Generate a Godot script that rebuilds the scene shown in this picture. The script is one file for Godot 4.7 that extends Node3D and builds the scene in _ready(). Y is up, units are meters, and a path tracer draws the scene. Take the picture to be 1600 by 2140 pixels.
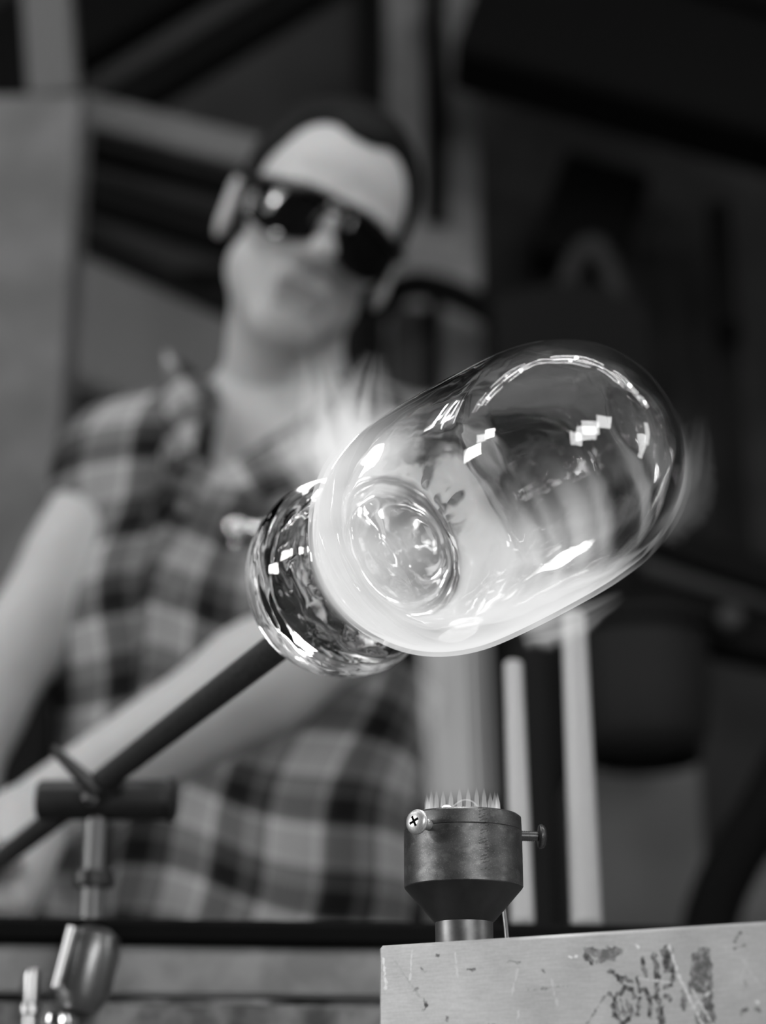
extends Node3D
# A glass worker turns a glowing glass vessel over a burner; black-and-white workshop.

const FOCAL := 3858.0          # focal length in pixels of the 1600 x 2140 frame
const EYE := Vector3(0, 0.83, 0)
const PITCH := 19.3
var cam_basis: Basis
var counts := {}
var mats := {}

# ------------------------------------------------------------------ helpers
func P(x: float, y: float, d: float) -> Vector3:      # a measured direction and distance -> a point of the room
	return EYE + cam_basis * Vector3((x - 800.0) / FOCAL * d, (1070.0 - y) / FOCAL * d, -d)

func PZ(x: float, y: float, z: float) -> Vector3:     # the same on the upright plane at z
	var d := P(x, y, 1.0) - EYE
	return EYE + d * (z / d.z)

func lin(l: float, a := 1.0) -> Color:
	var c := Color(l, l, l).linear_to_srgb()
	c.a = a
	return c

func mat(key: String, l: float, rough := 0.7, metal := 0.0) -> StandardMaterial3D:
	if mats.has(key):
		return mats[key]
	var m := StandardMaterial3D.new()
	m.resource_name = key
	m.albedo_color = lin(l)
	m.roughness = rough
	m.metallic = metal
	if rough >= 0.6 and metal == 0.0:
		m.metallic_specular = 0.2
	mats[key] = m
	return m

func noise_tex(sd: int, freq: float, lo: float, hi: float, oct := 4, size := 256) -> NoiseTexture2D:
	var n := FastNoiseLite.new()
	n.seed = sd
	n.frequency = freq
	n.fractal_octaves = oct
	var t := NoiseTexture2D.new()
	t.width = size
	t.height = size
	t.seamless = true
	t.noise = n
	var g := Gradient.new()
	g.set_color(0, lin(lo))
	g.set_color(1, lin(hi))
	g.set_offset(0, 0.25)
	g.set_offset(1, 0.75)
	t.color_ramp = g
	return t

func noisy(key: String, sd: int, freq: float, lo: float, hi: float, scale: float, rough := 0.8, metal := 0.0, relief := 0.0) -> StandardMaterial3D:
	if mats.has(key):
		return mats[key]
	var m := mat(key, 1.0, rough, metal)
	m.albedo_texture = noise_tex(sd, freq, lo, hi)
	m.uv1_triplanar = true
	m.uv1_scale = Vector3(scale, scale, scale)
	if relief > 0.0:
		m.heightmap_enabled = true
		m.heightmap_texture = noise_tex(sd + 7, freq * 2.0, 0.0, 1.0)
		m.heightmap_scale = relief
	return m

func numbered(called: String) -> String:
	var n: int = counts.get(called, 0)
	counts[called] = n + 1
	return called if n == 0 else "%s_%03d" % [called, n]

func tag(o: Node, label: String, category: String, group := "", kind := "") -> void:
	if label:
		o.set_meta("label", label)
	if category:
		o.set_meta("category", category)
	if group:
		o.set_meta("group", group)
	if kind:
		o.set_meta("kind", kind)

func thing(called: String, label: String, category: String, at: Transform3D, group := "") -> Node3D:
	var o := Node3D.new()
	o.name = numbered(called)
	add_child(o)
	o.transform = at
	tag(o, label, category, group)
	return o

func obj(called: String, mesh: Mesh, m: Material, parent: Node3D = null, at := Transform3D.IDENTITY) -> MeshInstance3D:
	var o := MeshInstance3D.new()
	o.mesh = mesh
	o.material_override = null
	if mesh.get_surface_count():
		for i in mesh.get_surface_count():
			o.set_surface_override_material(i, m)
	o.transform = at
	if parent == null:
		o.name = numbered(called)
		add_child(o)
	else:
		o.name = called
		parent.add_child(o, true)
	return o

func struct(called: String, mesh: Mesh, m: Material, at: Transform3D, label := "") -> MeshInstance3D:
	var o := obj(called, mesh, m, null, at)
	o.set_meta("kind", "structure")
	if label:
		o.set_meta("label", label)
	return o

class MB:                                              # collects indexed triangles
	var v := PackedVector3Array()
	var n := PackedVector3Array()
	var uv := PackedVector2Array()
	var c := PackedColorArray()
	var idx := PackedInt32Array()

	func tri(a: int, b: int, d: int) -> void:
		idx.append(a); idx.append(b); idx.append(d)

	func quad(a: int, b: int, d: int, e: int) -> void:
		tri(a, b, d); tri(a, d, e)

	func volume(from := 0) -> float:
		var s := 0.0
		var o := v[idx[from]] if idx.size() > from else Vector3.ZERO
		for i in range(from, idx.size(), 3):
			s += (v[idx[i]] - o).dot((v[idx[i + 1]] - o).cross(v[idx[i + 2]] - o))
		return s

	func flip(from := 0) -> void:
		for i in range(from, idx.size(), 3):
			var t := idx[i + 1]
			idx[i + 1] = idx[i + 2]
			idx[i + 2] = t

	func outward(from := 0, inward := false) -> void:  # clockwise fronts face out
		var s := volume(from)
		if (s > 0.0) != inward:
			flip(from)

	func normals() -> void:
		n.resize(v.size())
		n.fill(Vector3.ZERO)
		for i in range(0, idx.size(), 3):
			var a := v[idx[i]]
			var k := (v[idx[i + 2]] - a).cross(v[idx[i + 1]] - a)
			n[idx[i]] += k; n[idx[i + 1]] += k; n[idx[i + 2]] += k
		for i in n.size():
			n[i] = n[i].normalized() if n[i].length_squared() > 1e-24 else Vector3.UP

	func mesh(flat := false) -> ArrayMesh:
		if flat:
			var v2 := PackedVector3Array(); var u2 := PackedVector2Array(); var c2 := PackedColorArray()
			for i in idx:
				v2.append(v[i])
				if uv.size(): u2.append(uv[i])
				if c.size(): c2.append(c[i])
			v = v2; uv = u2; c = c2
			idx = PackedInt32Array(range(v.size()))
		normals()
		var a := []
		a.resize(Mesh.ARRAY_MAX)
		a[Mesh.ARRAY_VERTEX] = v
		a[Mesh.ARRAY_NORMAL] = n
		a[Mesh.ARRAY_INDEX] = idx
		if uv.size() == v.size(): a[Mesh.ARRAY_TEX_UV] = uv
		if c.size() == v.size(): a[Mesh.ARRAY_COLOR] = c
		var m := ArrayMesh.new()
		m.add_surface_from_arrays(Mesh.PRIMITIVE_TRIANGLES, a)
		return m

	# rows of points -> surface; closed round u (columns)
	func grid(rows: Array, closed: bool) -> void:
		var at := v.size()
		var w: int = rows[0].size()
		for r in rows:
			for p in r: v.append(p)
		for i in rows.size() - 1:
			for j in (w if closed else w - 1):
				var k := (j + 1) % w
				quad(at + i * w + j, at + i * w + k, at + (i + 1) * w + k, at + (i + 1) * w + j)

	# profile of Vector2(radius, height) turned round y; sharp corners are split
	func lathe(prof: Array, seg: int, inward := false, split := 0.6, wob = null) -> void:
		var from := idx.size()
		var part := []
		for i in prof.size():
			part.append(prof[i])
			var last := i == prof.size() - 1
			var sharp := false
			if not last and i > 0:
				var a: Vector2 = (prof[i] - prof[i - 1]).normalized()
				var b: Vector2 = (prof[i + 1] - prof[i]).normalized()
				sharp = absf(a.angle_to(b)) > split
			if last or sharp:
				var rows := []
				for q in part:
					var r := []
					for j in seg:
						var t := TAU * j / seg
						var rad: float = q.x
						if wob != null:
							rad = wob.call(q.x, q.y, t)
						r.append(Vector3(rad * cos(t), q.y, rad * sin(t)))
					rows.append(r)
				if rows.size() > 1:
					grid(rows, true)
					for q in part:
						for j in seg: uv.append(Vector2(float(j) / seg, q.y))
				part = [prof[i]]
		outward(from, inward)

	func box(size: Vector3, bev := 0.0, center := Vector3.ZERO) -> void:
		var from := idx.size()
		var h := size * 0.5
		bev = minf(bev, minf(h.x, minf(h.y, h.z)) * 0.9)
		var dirs := [Vector3.RIGHT, Vector3.LEFT, Vector3.UP, Vector3.DOWN, Vector3.BACK, Vector3.FORWARD]
		var corner := {}
		for d in dirs:
			var e := Vector3(d.y, d.z, d.x).abs()
			var g := Vector3(d.z, d.x, d.y).abs()
			var q := []
			for s in [[-1, -1], [1, -1], [1, 1], [-1, 1]]:
				var sx: float = s[0]
				var sy: float = s[1]
				var p: Vector3 = d * (h * d.abs()).length() + e * sx * ((h * e).length() - bev) + g * sy * ((h * g).length() - bev)
				q.append(v.size())
				v.append(center + p)
				corner[[d, (e * sx + g * sy)]] = v.size() - 1
			one(q, center)
		if bev > 0.0:
			for i in 6:
				for j in range(i + 1, 6):
					var a: Vector3 = dirs[i]
					var b: Vector3 = dirs[j]
					if a == -b: continue
					var t := (Vector3.ONE - a.abs() - b.abs())
					one([corner[[a, b + t]], corner[[a, b - t]], corner[[b, a - t]], corner[[b, a + t]]], center)
			for sx in [-1.0, 1.0]:
				for sy in [-1.0, 1.0]:
					for sz in [-1.0, 1.0]:
						var X := Vector3(sx, 0, 0)
						var Y := Vector3(0, sy, 0)
						var Z := Vector3(0, 0, sz)
						one([corner[[X, Y + Z]], corner[[Y, X + Z]], corner[[Z, X + Y]]], center)

	func one(q: Array, center: Vector3) -> void:       # a face away from the centre
		var m := Vector3.ZERO
		for i in q: m += v[i]
		m = m / q.size() - center
		var k := (v[q[2]] - v[q[0]]).cross(v[q[1]] - v[q[0]])
		if k.dot(m) < 0: q.reverse()
		for i in range(1, q.size() - 1): tri(q[0], q[i], q[i + 1])

	func tube(path: Array, rad: Array, seg := 12, caps := true) -> void:
		var from := idx.size()
		var rows := []
		var side := Vector3.ZERO
		for i in path.size():
			var t: Vector3 = (path[mini(i + 1, path.size() - 1)] - path[maxi(i - 1, 0)]).normalized()
			if side == Vector3.ZERO:
				side = t.cross(Vector3.UP if absf(t.y) < 0.9 else Vector3.RIGHT).normalized()
			side = (side - t * side.dot(t)).normalized()
			var b := t.cross(side)
			var r := []
			for j in seg:
				var a := TAU * j / seg
				r.append(path[i] + (side * cos(a) + b * sin(a)) * float(rad[mini(i, rad.size() - 1)]))
			rows.append(r)
		grid(rows, true)
		if caps:
			for e in [0, rows.size() - 1]:
				var at := v.size()
				var mid: Vector3 = path[e]
				v.append(mid)
				for p in rows[e]: v.append(p)
				for j in seg:
					if e == 0: tri(at, at + 1 + (j + 1) % seg, at + 1 + j)
					else: tri(at, at + 1 + j, at + 1 + (j + 1) % seg)
		outward(from)

func boxm(size: Vector3, bev := 0.004) -> ArrayMesh:
	var b := MB.new()
	b.box(size, bev)
	return b.mesh(true)

func tubem(path: Array, rad: Array, seg := 12) -> ArrayMesh:
	var b := MB.new()
	b.tube(path, rad, seg)
	return b.mesh()

func lathem(prof: Array, seg := 48, wob = null) -> ArrayMesh:
	var b := MB.new()
	b.lathe(prof, seg, false, 0.6, wob)
	return b.mesh()

func spline(pts: Array, n: int) -> Array:              # smooth path through points
	var out := []
	for i in pts.size() - 1:
		var a = pts[maxi(i - 1, 0)]
		var d = pts[mini(i + 2, pts.size() - 1)]
		for k in n:
			out.append(pts[i].cubic_interpolate(pts[i + 1], a, d, float(k) / n))
	out.append(pts[-1])
	return out

func along(a: Vector3, b: Vector3, facing := Vector3.ZERO) -> Transform3D:   # box from a to b: x lengthwise, z towards the room's front
	var x := (b - a).normalized()
	var z := facing if facing != Vector3.ZERO else Vector3(0, 0, 1)
	z = (z - x * z.dot(x)).normalized()
	return Transform3D(Basis(x, z.cross(x), z), (a + b) * 0.5)

func beam(called: String, a: Vector3, b: Vector3, high: float, deep: float, m: Material, label: String, category: String, parent: Node3D = null, facing := Vector3.ZERO, group := "") -> MeshInstance3D:
	var o := obj(called, boxm(Vector3((b - a).length(), high, deep), minf(high, deep) * 0.08), m, parent, along(a, b, facing))
	if parent == null:
		tag(o, label, category, group)
	return o

# ------------------------------------------------------------------ soft bodies: distance fields meshed as surface nets
class Field:
	var kind := PackedInt32Array()                     # 0 capsule, 1 ellipsoid, 2 half space (kept where below)
	var how := PackedInt32Array()                      # 0 join, 1 cut, 2 keep only inside
	var a := PackedVector3Array()
	var b := PackedVector3Array()
	var ra := PackedFloat32Array()
	var rb := PackedFloat32Array()
	var k := PackedFloat32Array()
	var use := []

	func put(kd: int, hw: int, p: Vector3, q: Vector3, r: float, s: float, kk: float) -> void:
		kind.append(kd); how.append(hw); a.append(p); b.append(q); ra.append(r); rb.append(s); k.append(kk)

	func cap(p: Vector3, q: Vector3, r: float, s: float, kk := 0.02, hw := 0) -> void:
		put(0, hw, p, q, r, s, kk)

	func ell(p: Vector3, r: Vector3, kk := 0.02, hw := 0) -> void:
		put(1, hw, p, r, 0, 0, kk)

	func keep(p: Vector3, nrm: Vector3, kk := 0.005, hw := 2) -> void:
		put(2, hw, p, nrm.normalized(), 0, 0, kk)

	func one(i: int, p: Vector3) -> float:
		match kind[i]:
			0:
				var ba := b[i] - a[i]
				var pa := p - a[i]
				var t := clampf(pa.dot(ba) / maxf(ba.length_squared(), 1e-9), 0.0, 1.0)
				return (pa - ba * t).length() - lerpf(ra[i], rb[i], t)
			1:
				var q := (p - a[i]) / b[i]
				var l := q.length()
				var g := (q / b[i]).length()
				return l * (l - 1.0) / maxf(g, 1e-6)
			_:
				return (p - a[i]).dot(b[i])

	func at(p: Vector3, list) -> float:
		var d := 1e3
		for i in list:
			var e := one(i, p)
			var kk := k[i]
			match how[i]:
				0:
					var h := clampf(0.5 + 0.5 * (d - e) / kk, 0.0, 1.0)
					d = lerpf(d, e, h) - kk * h * (1.0 - h)
				1:
					var h := clampf(0.5 - 0.5 * (d + e) / kk, 0.0, 1.0)
					d = lerpf(d, -e, h) + kk * h * (1.0 - h)
				_:
					var h := clampf(0.5 - 0.5 * (d - e) / kk, 0.0, 1.0)
					d = lerpf(d, e, h) + kk * h * (1.0 - h)
		return d

	func net(into: MB, lo: Vector3, hi: Vector3, cell: float, turn := Transform3D.IDENTITY) -> void:
		var nb := Vector3i(((hi - lo) / (cell * 8.0)).ceil())
		var nx := nb.x * 8
		var ny := nb.y * 8
		var nz := nb.z * 8
		var val := PackedFloat32Array()
		val.resize(nx * ny * nz)
		val.fill(1.0)
		var all := range(kind.size())
		var half := cell * 4.0
		var diag := half * 1.7321 + cell
		var active := []
		for bz in nb.z:
			for by in nb.y:
				for bx in nb.x:
					var c := lo + Vector3(bx, by, bz) * cell * 8.0 + Vector3.ONE * (half - cell * 0.5)
					var d := at(c, all)
					if absf(d) > diag * 1.6 + 0.01:
						if d < 0:
							for z in 8:
								for y in 8:
									for x in 8:
										val[((bz * 8 + z) * ny + by * 8 + y) * nx + bx * 8 + x] = -1.0
						continue
					active.append(Vector3i(bx, by, bz))
					var near := []
					for i in all:
						if how[i] == 2 or kind[i] == 1 or one(i, c) < diag + k[i] + 0.02:
							near.append(i)
					for z in 8:
						for y in 8:
							for x in 8:
								val[((bz * 8 + z) * ny + by * 8 + y) * nx + bx * 8 + x] = at(lo + Vector3(bx * 8 + x, by * 8 + y, bz * 8 + z) * cell, near)
		var made := {}
		var from := into.idx.size()
		var offs := [0, 1, nx, nx + 1, nx * ny, nx * ny + 1, nx * ny + nx, nx * ny + nx + 1]
		var ends := [[0, 1], [2, 3], [4, 5], [6, 7], [0, 2], [1, 3], [4, 6], [5, 7], [0, 4], [1, 5], [2, 6], [3, 7]]
		for bk in active:
			for z in range(bk.z * 8 - 1, bk.z * 8 + 8):
				if z < 0 or z >= nz - 1: continue
				for y in range(bk.y * 8 - 1, bk.y * 8 + 8):
					if y < 0 or y >= ny - 1: continue
					for x in range(bk.x * 8 - 1, bk.x * 8 + 8):
						if x < 0 or x >= nx - 1: continue
						var i := (z * ny + y) * nx + x
						var inside := 0
						for o in offs:
							if val[i + o] < 0.0: inside += 1
						if inside == 0 or inside == 8 or made.has(i): continue
						var p := Vector3.ZERO
						var cnt := 0
						for e in ends:
							var u := val[i + offs[e[0]]]
							var w := val[i + offs[e[1]]]
							if (u < 0.0) != (w < 0.0):
								var t := u / (u - w)
								var c0 := Vector3(e[0] & 1, (e[0] >> 1) & 1, e[0] >> 2)
								var c1 := Vector3(e[1] & 1, (e[1] >> 1) & 1, e[1] >> 2)
								p += c0.lerp(c1, t)
								cnt += 1
						made[i] = into.v.size()
						into.v.append(turn * (lo + (Vector3(x, y, z) + p / cnt) * cell))
		var steps := [1, nx, nx * ny]
		for i in made:
			var u := val[i]
			for ax in 3:
				var w := val[i + steps[ax]]
				if (u < 0.0) == (w < 0.0): continue
				var s1: int = steps[(ax + 1) % 3]
				var s2: int = steps[(ax + 2) % 3]
				if not (made.has(i - s1) and made.has(i - s2) and made.has(i - s1 - s2)): continue
				if u < 0.0: into.quad(made[i], made[i - s1], made[i - s1 - s2], made[i - s2])
				else: into.quad(made[i], made[i - s2], made[i - s1 - s2], made[i - s1])
		into.outward(from)

# ------------------------------------------------------------------ the scene
var nz := FastNoiseLite.new()

func _ready() -> void:
	cam_basis = Basis(Vector3.RIGHT, deg_to_rad(PITCH))
	camera_and_light()
	nz.seed = 11
	nz.frequency = 1.0
	nz.fractal_octaves = 3
	room()
	background()
	person()
	glass()
	pipe_and_stand()
	bench()
	burner()
	flames()

func camera_and_light() -> void:
	var cam := Camera3D.new()
	cam.name = "camera"
	add_child(cam)
	var at := CameraAttributesPhysical.new()
	at.frustum_focal_length = 43.265                   # on Godot's 24 mm high sensor: 31 degrees
	at.frustum_focus_distance = 0.694
	at.exposure_aperture = 3.7
	at.frustum_near = 0.05
	at.frustum_far = 60.0
	cam.attributes = at
	cam.fov = rad_to_deg(2.0 * atan(1070.0 / FOCAL))
	cam.transform = Transform3D(cam_basis, EYE)
	cam.current = true
	var we := WorldEnvironment.new()
	we.name = "environment"
	var e := Environment.new()
	e.background_mode = Environment.BG_COLOR
	e.background_color = Color(0.02, 0.02, 0.02)
	e.tonemap_mode = Environment.TONE_MAPPER_LINEAR
	e.tonemap_exposure = 1.13
	e.sdfgi_enabled = true
	e.ssao_enabled = true
	e.ssil_enabled = true
	we.environment = e
	add_child(we)
	# daylight through the windows of the left-hand and the rear wall
	for w in WINDOWS:
		var l := AreaLight3D.new()
		l.name = "window_light"
		l.area_size = Vector2(w.size.x, w.size.y)
		l.area_normalize_energy = true
		l.light_energy = w.lum * w.size.x * w.size.y / PI
		l.shadow_enabled = true
		l.area_range = 20.0
		add_child(l, true)
		l.transform = Transform3D(Basis.looking_at(w.n, Vector3.UP), w.at + w.n * 0.03)

var WINDOWS := [
	{"at": Vector3(-3.55, 2.05, 0.55), "n": Vector3(1, 0, 0), "size": Vector2(0.5, 0.5), "lum": 36.0},
	{"at": Vector3(-3.55, 1.45, -0.25), "n": Vector3(1, 0, 0), "size": Vector2(0.5, 0.5), "lum": 36.0},
	{"at": Vector3(1.85, 1.98, 2.65), "n": Vector3(0, 0, -1), "size": Vector2(0.86, 0.82), "lum": 10.0},
	{"at": Vector3(0.92, 1.22, 2.65), "n": Vector3(0, 0, -1), "size": Vector2(0.86, 0.76), "lum": 10.0},
	{"at": Vector3(3.97, 1.75, 0.25), "n": Vector3(-1, 0, 0), "size": Vector2(0.4, 1.4), "lum": 5.0},
]

func room() -> void:
	var plaster := noisy("dark_plaster", 3, 0.02, 0.036, 0.052, 0.6)
	var floor_m := noisy("concrete", 4, 0.03, 0.10, 0.16, 0.5)
	struct("floor", boxm(Vector3(8.2, 0.2, 8.6), 0.0), floor_m, Transform3D(Basis(), Vector3(0.2, -0.1, -1.1)), "grey concrete workshop floor")
	struct("ceiling", boxm(Vector3(8.2, 0.2, 8.6), 0.0), plaster, Transform3D(Basis(), Vector3(0.2, 4.9, -1.1)), "dark workshop ceiling")
	struct("wall_back", boxm(Vector3(8.2, 5.2, 0.2), 0.0), plaster, Transform3D(Basis(), Vector3(0.2, 2.4, -5.2)), "dark grey rear wall behind the glass worker")
	struct("wall_right", boxm(Vector3(0.2, 5.2, 8.6), 0.0), plaster, Transform3D(Basis(), Vector3(4.1, 2.4, -1.1)), "dark right-hand workshop wall")
	struct("wall_left", boxm(Vector3(0.2, 5.2, 8.6), 0.0), plaster, Transform3D(Basis(), Vector3(-3.68, 2.4, -1.1)), "dark left-hand workshop wall with two small windows")
	struct("wall_front", boxm(Vector3(8.2, 5.2, 0.2), 0.0), plaster, Transform3D(Basis(), Vector3(0.2, 2.4, 2.79)), "dark wall behind the camera with two windows")
	var frame := mat("window_frame", 0.25, 0.5)
	var day := mat("window_daylight", 0.5, 0.5)
	day.emission_enabled = true
	day.emission = Color.WHITE
	day.emission_energy_multiplier = 3.0
	var i := 1
	for w in WINDOWS:
		var o := Node3D.new()
		o.name = "window_%d" % i
		i += 1
		add_child(o)
		o.set_meta("kind", "structure")
		o.transform = Transform3D(Basis.looking_at(w.n, Vector3.UP), w.at)
		obj("pane", boxm(Vector3(w.size.x, w.size.y, 0.02), 0.0), day, o, Transform3D(Basis(), Vector3(0, 0, 0.0)))
		for s in [-1.0, 1.0]:
			obj("frame", boxm(Vector3(0.05, w.size.y + 0.1, 0.06), 0.004), frame, o, Transform3D(Basis(), Vector3(s * (w.size.x * 0.5 + 0.025), 0, 0)))
			obj("frame", boxm(Vector3(w.size.x + 0.1, 0.05, 0.06), 0.004), frame, o, Transform3D(Basis(), Vector3(0, s * (w.size.y * 0.5 + 0.025), 0)))
	# pairs of fluorescent tubes under the ceiling, in a broken row across the bench
	var glow := mat("tube_light", 0.8, 0.4)
	glow.emission_enabled = true
	glow.emission = Color.WHITE
	glow.emission_energy_multiplier = 20.0
	var sheet := mat("fitting_enamel", 0.5, 0.4)
	var where := [
		[Vector3(-2.45, 3.55, -0.55), "fluorescent fitting at the left end of the row over the bench"],
		[Vector3(-0.98, 3.55, -0.55), "second fluorescent fitting from the left in the row over the bench"],
		[Vector3(0.49, 3.55, -0.55), "middle fluorescent fitting of the row over the bench"],
		[Vector3(1.96, 3.55, -0.55), "second fluorescent fitting from the right in the row over the bench"],
		[Vector3(3.35, 3.55, -0.55), "fluorescent fitting at the right end of the row over the bench"],
		[Vector3(-2.75, 3.55, -2.0), "fluorescent fitting hung apart at the left, behind the row over the bench"],
	]
	for q in where:
		var f := thing("fluorescent_fitting", q[1], "lamp", Transform3D(Basis(), q[0]), "fluorescent fittings over the bench")
		obj("housing", boxm(Vector3(1.30, 0.05, 0.09), 0.006), sheet, f, Transform3D(Basis(), Vector3(0, 0.06, 0)))
		for s in [-1.0, 1.0]:
			obj("tube_light", tubem([Vector3(-0.6, 0, s * 0.12), Vector3(0.6, 0, s * 0.12)], [0.019], 12), glow, f)
			obj("holder", boxm(Vector3(0.03, 0.05, 0.29), 0.003), sheet, f, Transform3D(Basis(), Vector3(s * 0.62, 0.02, 0)))
			obj("hanger", tubem([Vector3(s * 0.4, 0.08, 0), Vector3(s * 0.4, 1.26, 0)], [0.006], 6), sheet, f)
		var l := OmniLight3D.new()
		l.name = "tube_lamp"
		l.light_energy = 0.48
		l.light_size = 0.05
		l.omni_range = 20.0
		l.omni_attenuation = 2.0
		l.shadow_enabled = true
		add_child(l, true)
		l.position = q[0] + Vector3(0, -0.08, 0)

# ------------------------------------------------------------------ out-of-focus workshop
func upright(called: String, x0: float, x1: float, y0: float, y1: float, z: float, deep: float, m: Material, label: String, category: String, group := "") -> MeshInstance3D:
	# an upright box seen between those measured edges, its front at z
	var a := PZ(x0, (y0 + y1) * 0.5, z)
	var b := PZ(x1, (y0 + y1) * 0.5, z)
	var top := PZ(x0, y0, z).y
	var low := maxf(PZ(x0, y1, z).y, 0.0)
	var o := obj(called, boxm(Vector3(b.x - a.x, top - low, deep), 0.006), m, null, Transform3D(Basis(), Vector3((a.x + b.x) * 0.5, (top + low) * 0.5, z - deep * 0.5)))
	if category: tag(o, label, category, group)
	else: tag(o, label, "", "", "structure")
	return o

func slant(called: String, x0: float, y0: float, x1: float, y1: float, z: float, px_high: float, deep: float, m: Material, label: String, category: String) -> MeshInstance3D:
	var a := PZ(x0, y0, z)
	var b := PZ(x1, y1, z)
	var sc := (PZ(x0, y0, z) - PZ(x0, y0 + 10.0, z)).length() / 10.0
	return beam(called, a, b, px_high * sc, deep, m, label, category)

func background() -> void:
	var pale := noisy("pale_plaster", 21, 0.02, 0.115, 0.15, 1.5)
	var paint := mat("grey_paint", 0.105, 0.6)
	var black := mat("black_paint", 0.004, 0.8)
	var soot := mat("soot", 0.012, 0.8)
	var member := mat("member_grey", 0.05, 0.6)
	# pale pier at the left and the post that stands on it
	upright("pillar_left", -460, 103, 195, 2400, -2.45, 0.1, pale, "pale plastered masonry pier at the left edge", "")
	slant("steel_post", 116, 215, 92, -120, -2.5, 88, 0.06, mat("post_paint", 0.105, 0.6), "pale painted steel post standing on top of the plastered pier", "post")
	slant("handrail", 96, 225, 640, 362, -2.57, 66, 0.06, mat("post_paint", 0.105, 0.6), "pale painted diagonal handrail running from the post behind the man's head", "handrail")
	# roof, top left
	slant("roof_brace", 215, 245, 720, -60, -3.9, 66, 0.08, black, "black diagonal roof brace above the pale handrail", "beam")
	slant("roof_rafter", -60, 175, 440, -125, -3.8, 190, 0.1, black, "thick black rafter across the top left corner", "beam")
	upright("roof_column", 738, 802, -200, 2300, -3.95, 0.08, black, "black vertical steel column rising behind the man's head", "column")
	upright("wall_sheet", 150, 742, -60, 560, -4.9, 0.03, mat("sheet_grey", 0.05, 0.7), "dark grey wall sheet behind the black roof brace", "panel")
	slant("tie_rod", 110, 291, 640, 424, -2.57, 38, 0.05, black, "black rail directly under the pale handrail", "rail")
	slant("purlin", 120, 385, 780, 595, -3.9, 62, 0.08, black, "upper black slanting purlin left of the man's ear", "beam")
	slant("purlin", 120, 500, 780, 853, -3.9, 90, 0.08, black, "lower black slanting purlin left of the man's neck", "beam")
	slant("sloping_hood", 60, 660, 480, 850, -3.3, 235, 0.25, paint, "grey sloping sheet metal hood behind the man's shoulder", "hood")
	# grey pillar with black conduit, middle
	upright("pillar_right", 806, 1016, -300, 2600, -4.3, 0.22, noisy("pale_pillar", 23, 0.02, 0.19, 0.24, 1.5), "grey rendered pillar between the man's head and the right wall", "")
	upright("conduit", 888, 930, -200, 452, -4.22, 0.05, black, "upper black vertical conduit on the grey pillar", "pipe")
	upright("conduit", 898, 926, 625, 1500, -4.22, 0.05, black, "lower black vertical conduit on the grey pillar", "pipe")
	upright("panel", 818, 896, 640, 1300, -4.26, 0.03, mat("panel_dark", 0.05, 0.7), "dark panel on the grey pillar left of the lower conduit", "panel")
	var cable := tubem(spline([PZ(770, 660, -4.1), PZ(850, 598, -4.1), PZ(930, 608, -4.1), PZ(1010, 645, -4.1), PZ(1120, 700, -4.1)], 6), [0.036], 10)
	tag(obj("thick_cable", cable, black), "thick black cable crossing the grey pillar beside the man's ear", "cable")
	# right: dark girders and equipment
	slant("roof_girder", 985, 30, 1760, 240, -3.8, 240, 0.2, black, "broad black sloping roof girder across the upper right", "beam")
	slant("roof_girder", 1180, -95, 1760, 95, -4.1, 50, 0.1, mat("girder_grey", 0.03, 0.7), "narrow dark grey girder above the broad black girder", "beam")
	slant("roof_girder", 1340, -120, 1800, 20, -3.7, 150, 0.1, black, "black girder filling the top right corner", "beam")
	var wb := MB.new()
	wb.box(Vector3(0.235, 0.30, 0.18), 0.01)
	var a := PZ(1230, 470, -4.4)
	tag(obj("wall_box", wb.mesh(true), black, null, Transform3D(Basis(Vector3.BACK, deg_to_rad(-19)) , a)), "black box hung on the right wall above the hose", "box")
	tag(obj("hose_loop", tubem(spline([PZ(1165, 700, -4.05), PZ(1190, 570, -4.05), PZ(1240, 512, -4.05), PZ(1282, 590, -4.05), PZ(1296, 660, -4.05)], 8), [0.026], 10), mat("hose_grey", 0.032, 0.7)), "dark grey hose looped in front of the black wall box", "hose")
	var ct := PZ(1180, 610, -3.5)
	var mc := thing("dark_furnace", "large dark furnace with a sloping top behind the glass vessel", "furnace", Transform3D(Basis(), Vector3(ct.x, 0, ct.z)))
	var ty := ct.y
	var mb := MB.new()
	var prof := [Vector2(-0.15, 0.0), Vector2(0.17, 0.0), Vector2(0.17, ty - 0.03), Vector2(0.03, ty + 0.03), Vector2(-0.15, ty - 0.01)]
	for s in [0.0, -0.5]:
		var base := mb.v.size()
		for q in prof: mb.v.append(Vector3(q.x, q.y, s))
		for i in range(1, prof.size() - 1):
			if s == 0.0: mb.tri(base, base + i, base + i + 1)
			else: mb.tri(base, base + i + 1, base + i)
	for i in prof.size():
		var j := (i + 1) % prof.size()
		mb.quad(i, i + prof.size(), j + prof.size(), j)
	mb.outward()
	obj("casing", mb.mesh(true), mat("furnace_steel", 0.010, 0.7), mc)
	obj("door", boxm(Vector3(0.24, 0.3, 0.02), 0.004), mat("furnace_door", 0.016, 0.6), mc, Transform3D(Basis(), Vector3(0, ty - 0.45, 0.011)))
	upright("wall_pipe", 1505, 1552, 420, 1200, -4.8, 0.05, mat("pipe_dark", 0.012, 0.6), "dark vertical pipe low on the right wall", "pipe")
	tag(obj("wall_valve", lathem([Vector2(0, -0.02), Vector2(0.03, -0.02), Vector2(0.042, 0.0), Vector2(0.03, 0.02), Vector2(0, 0.02)], 16), black, null, Transform3D(Basis(Vector3.RIGHT, PI / 2), PZ(1522, 692, -4.73))), "small black valve wheel on the dark vertical wall pipe", "valve")
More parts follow.
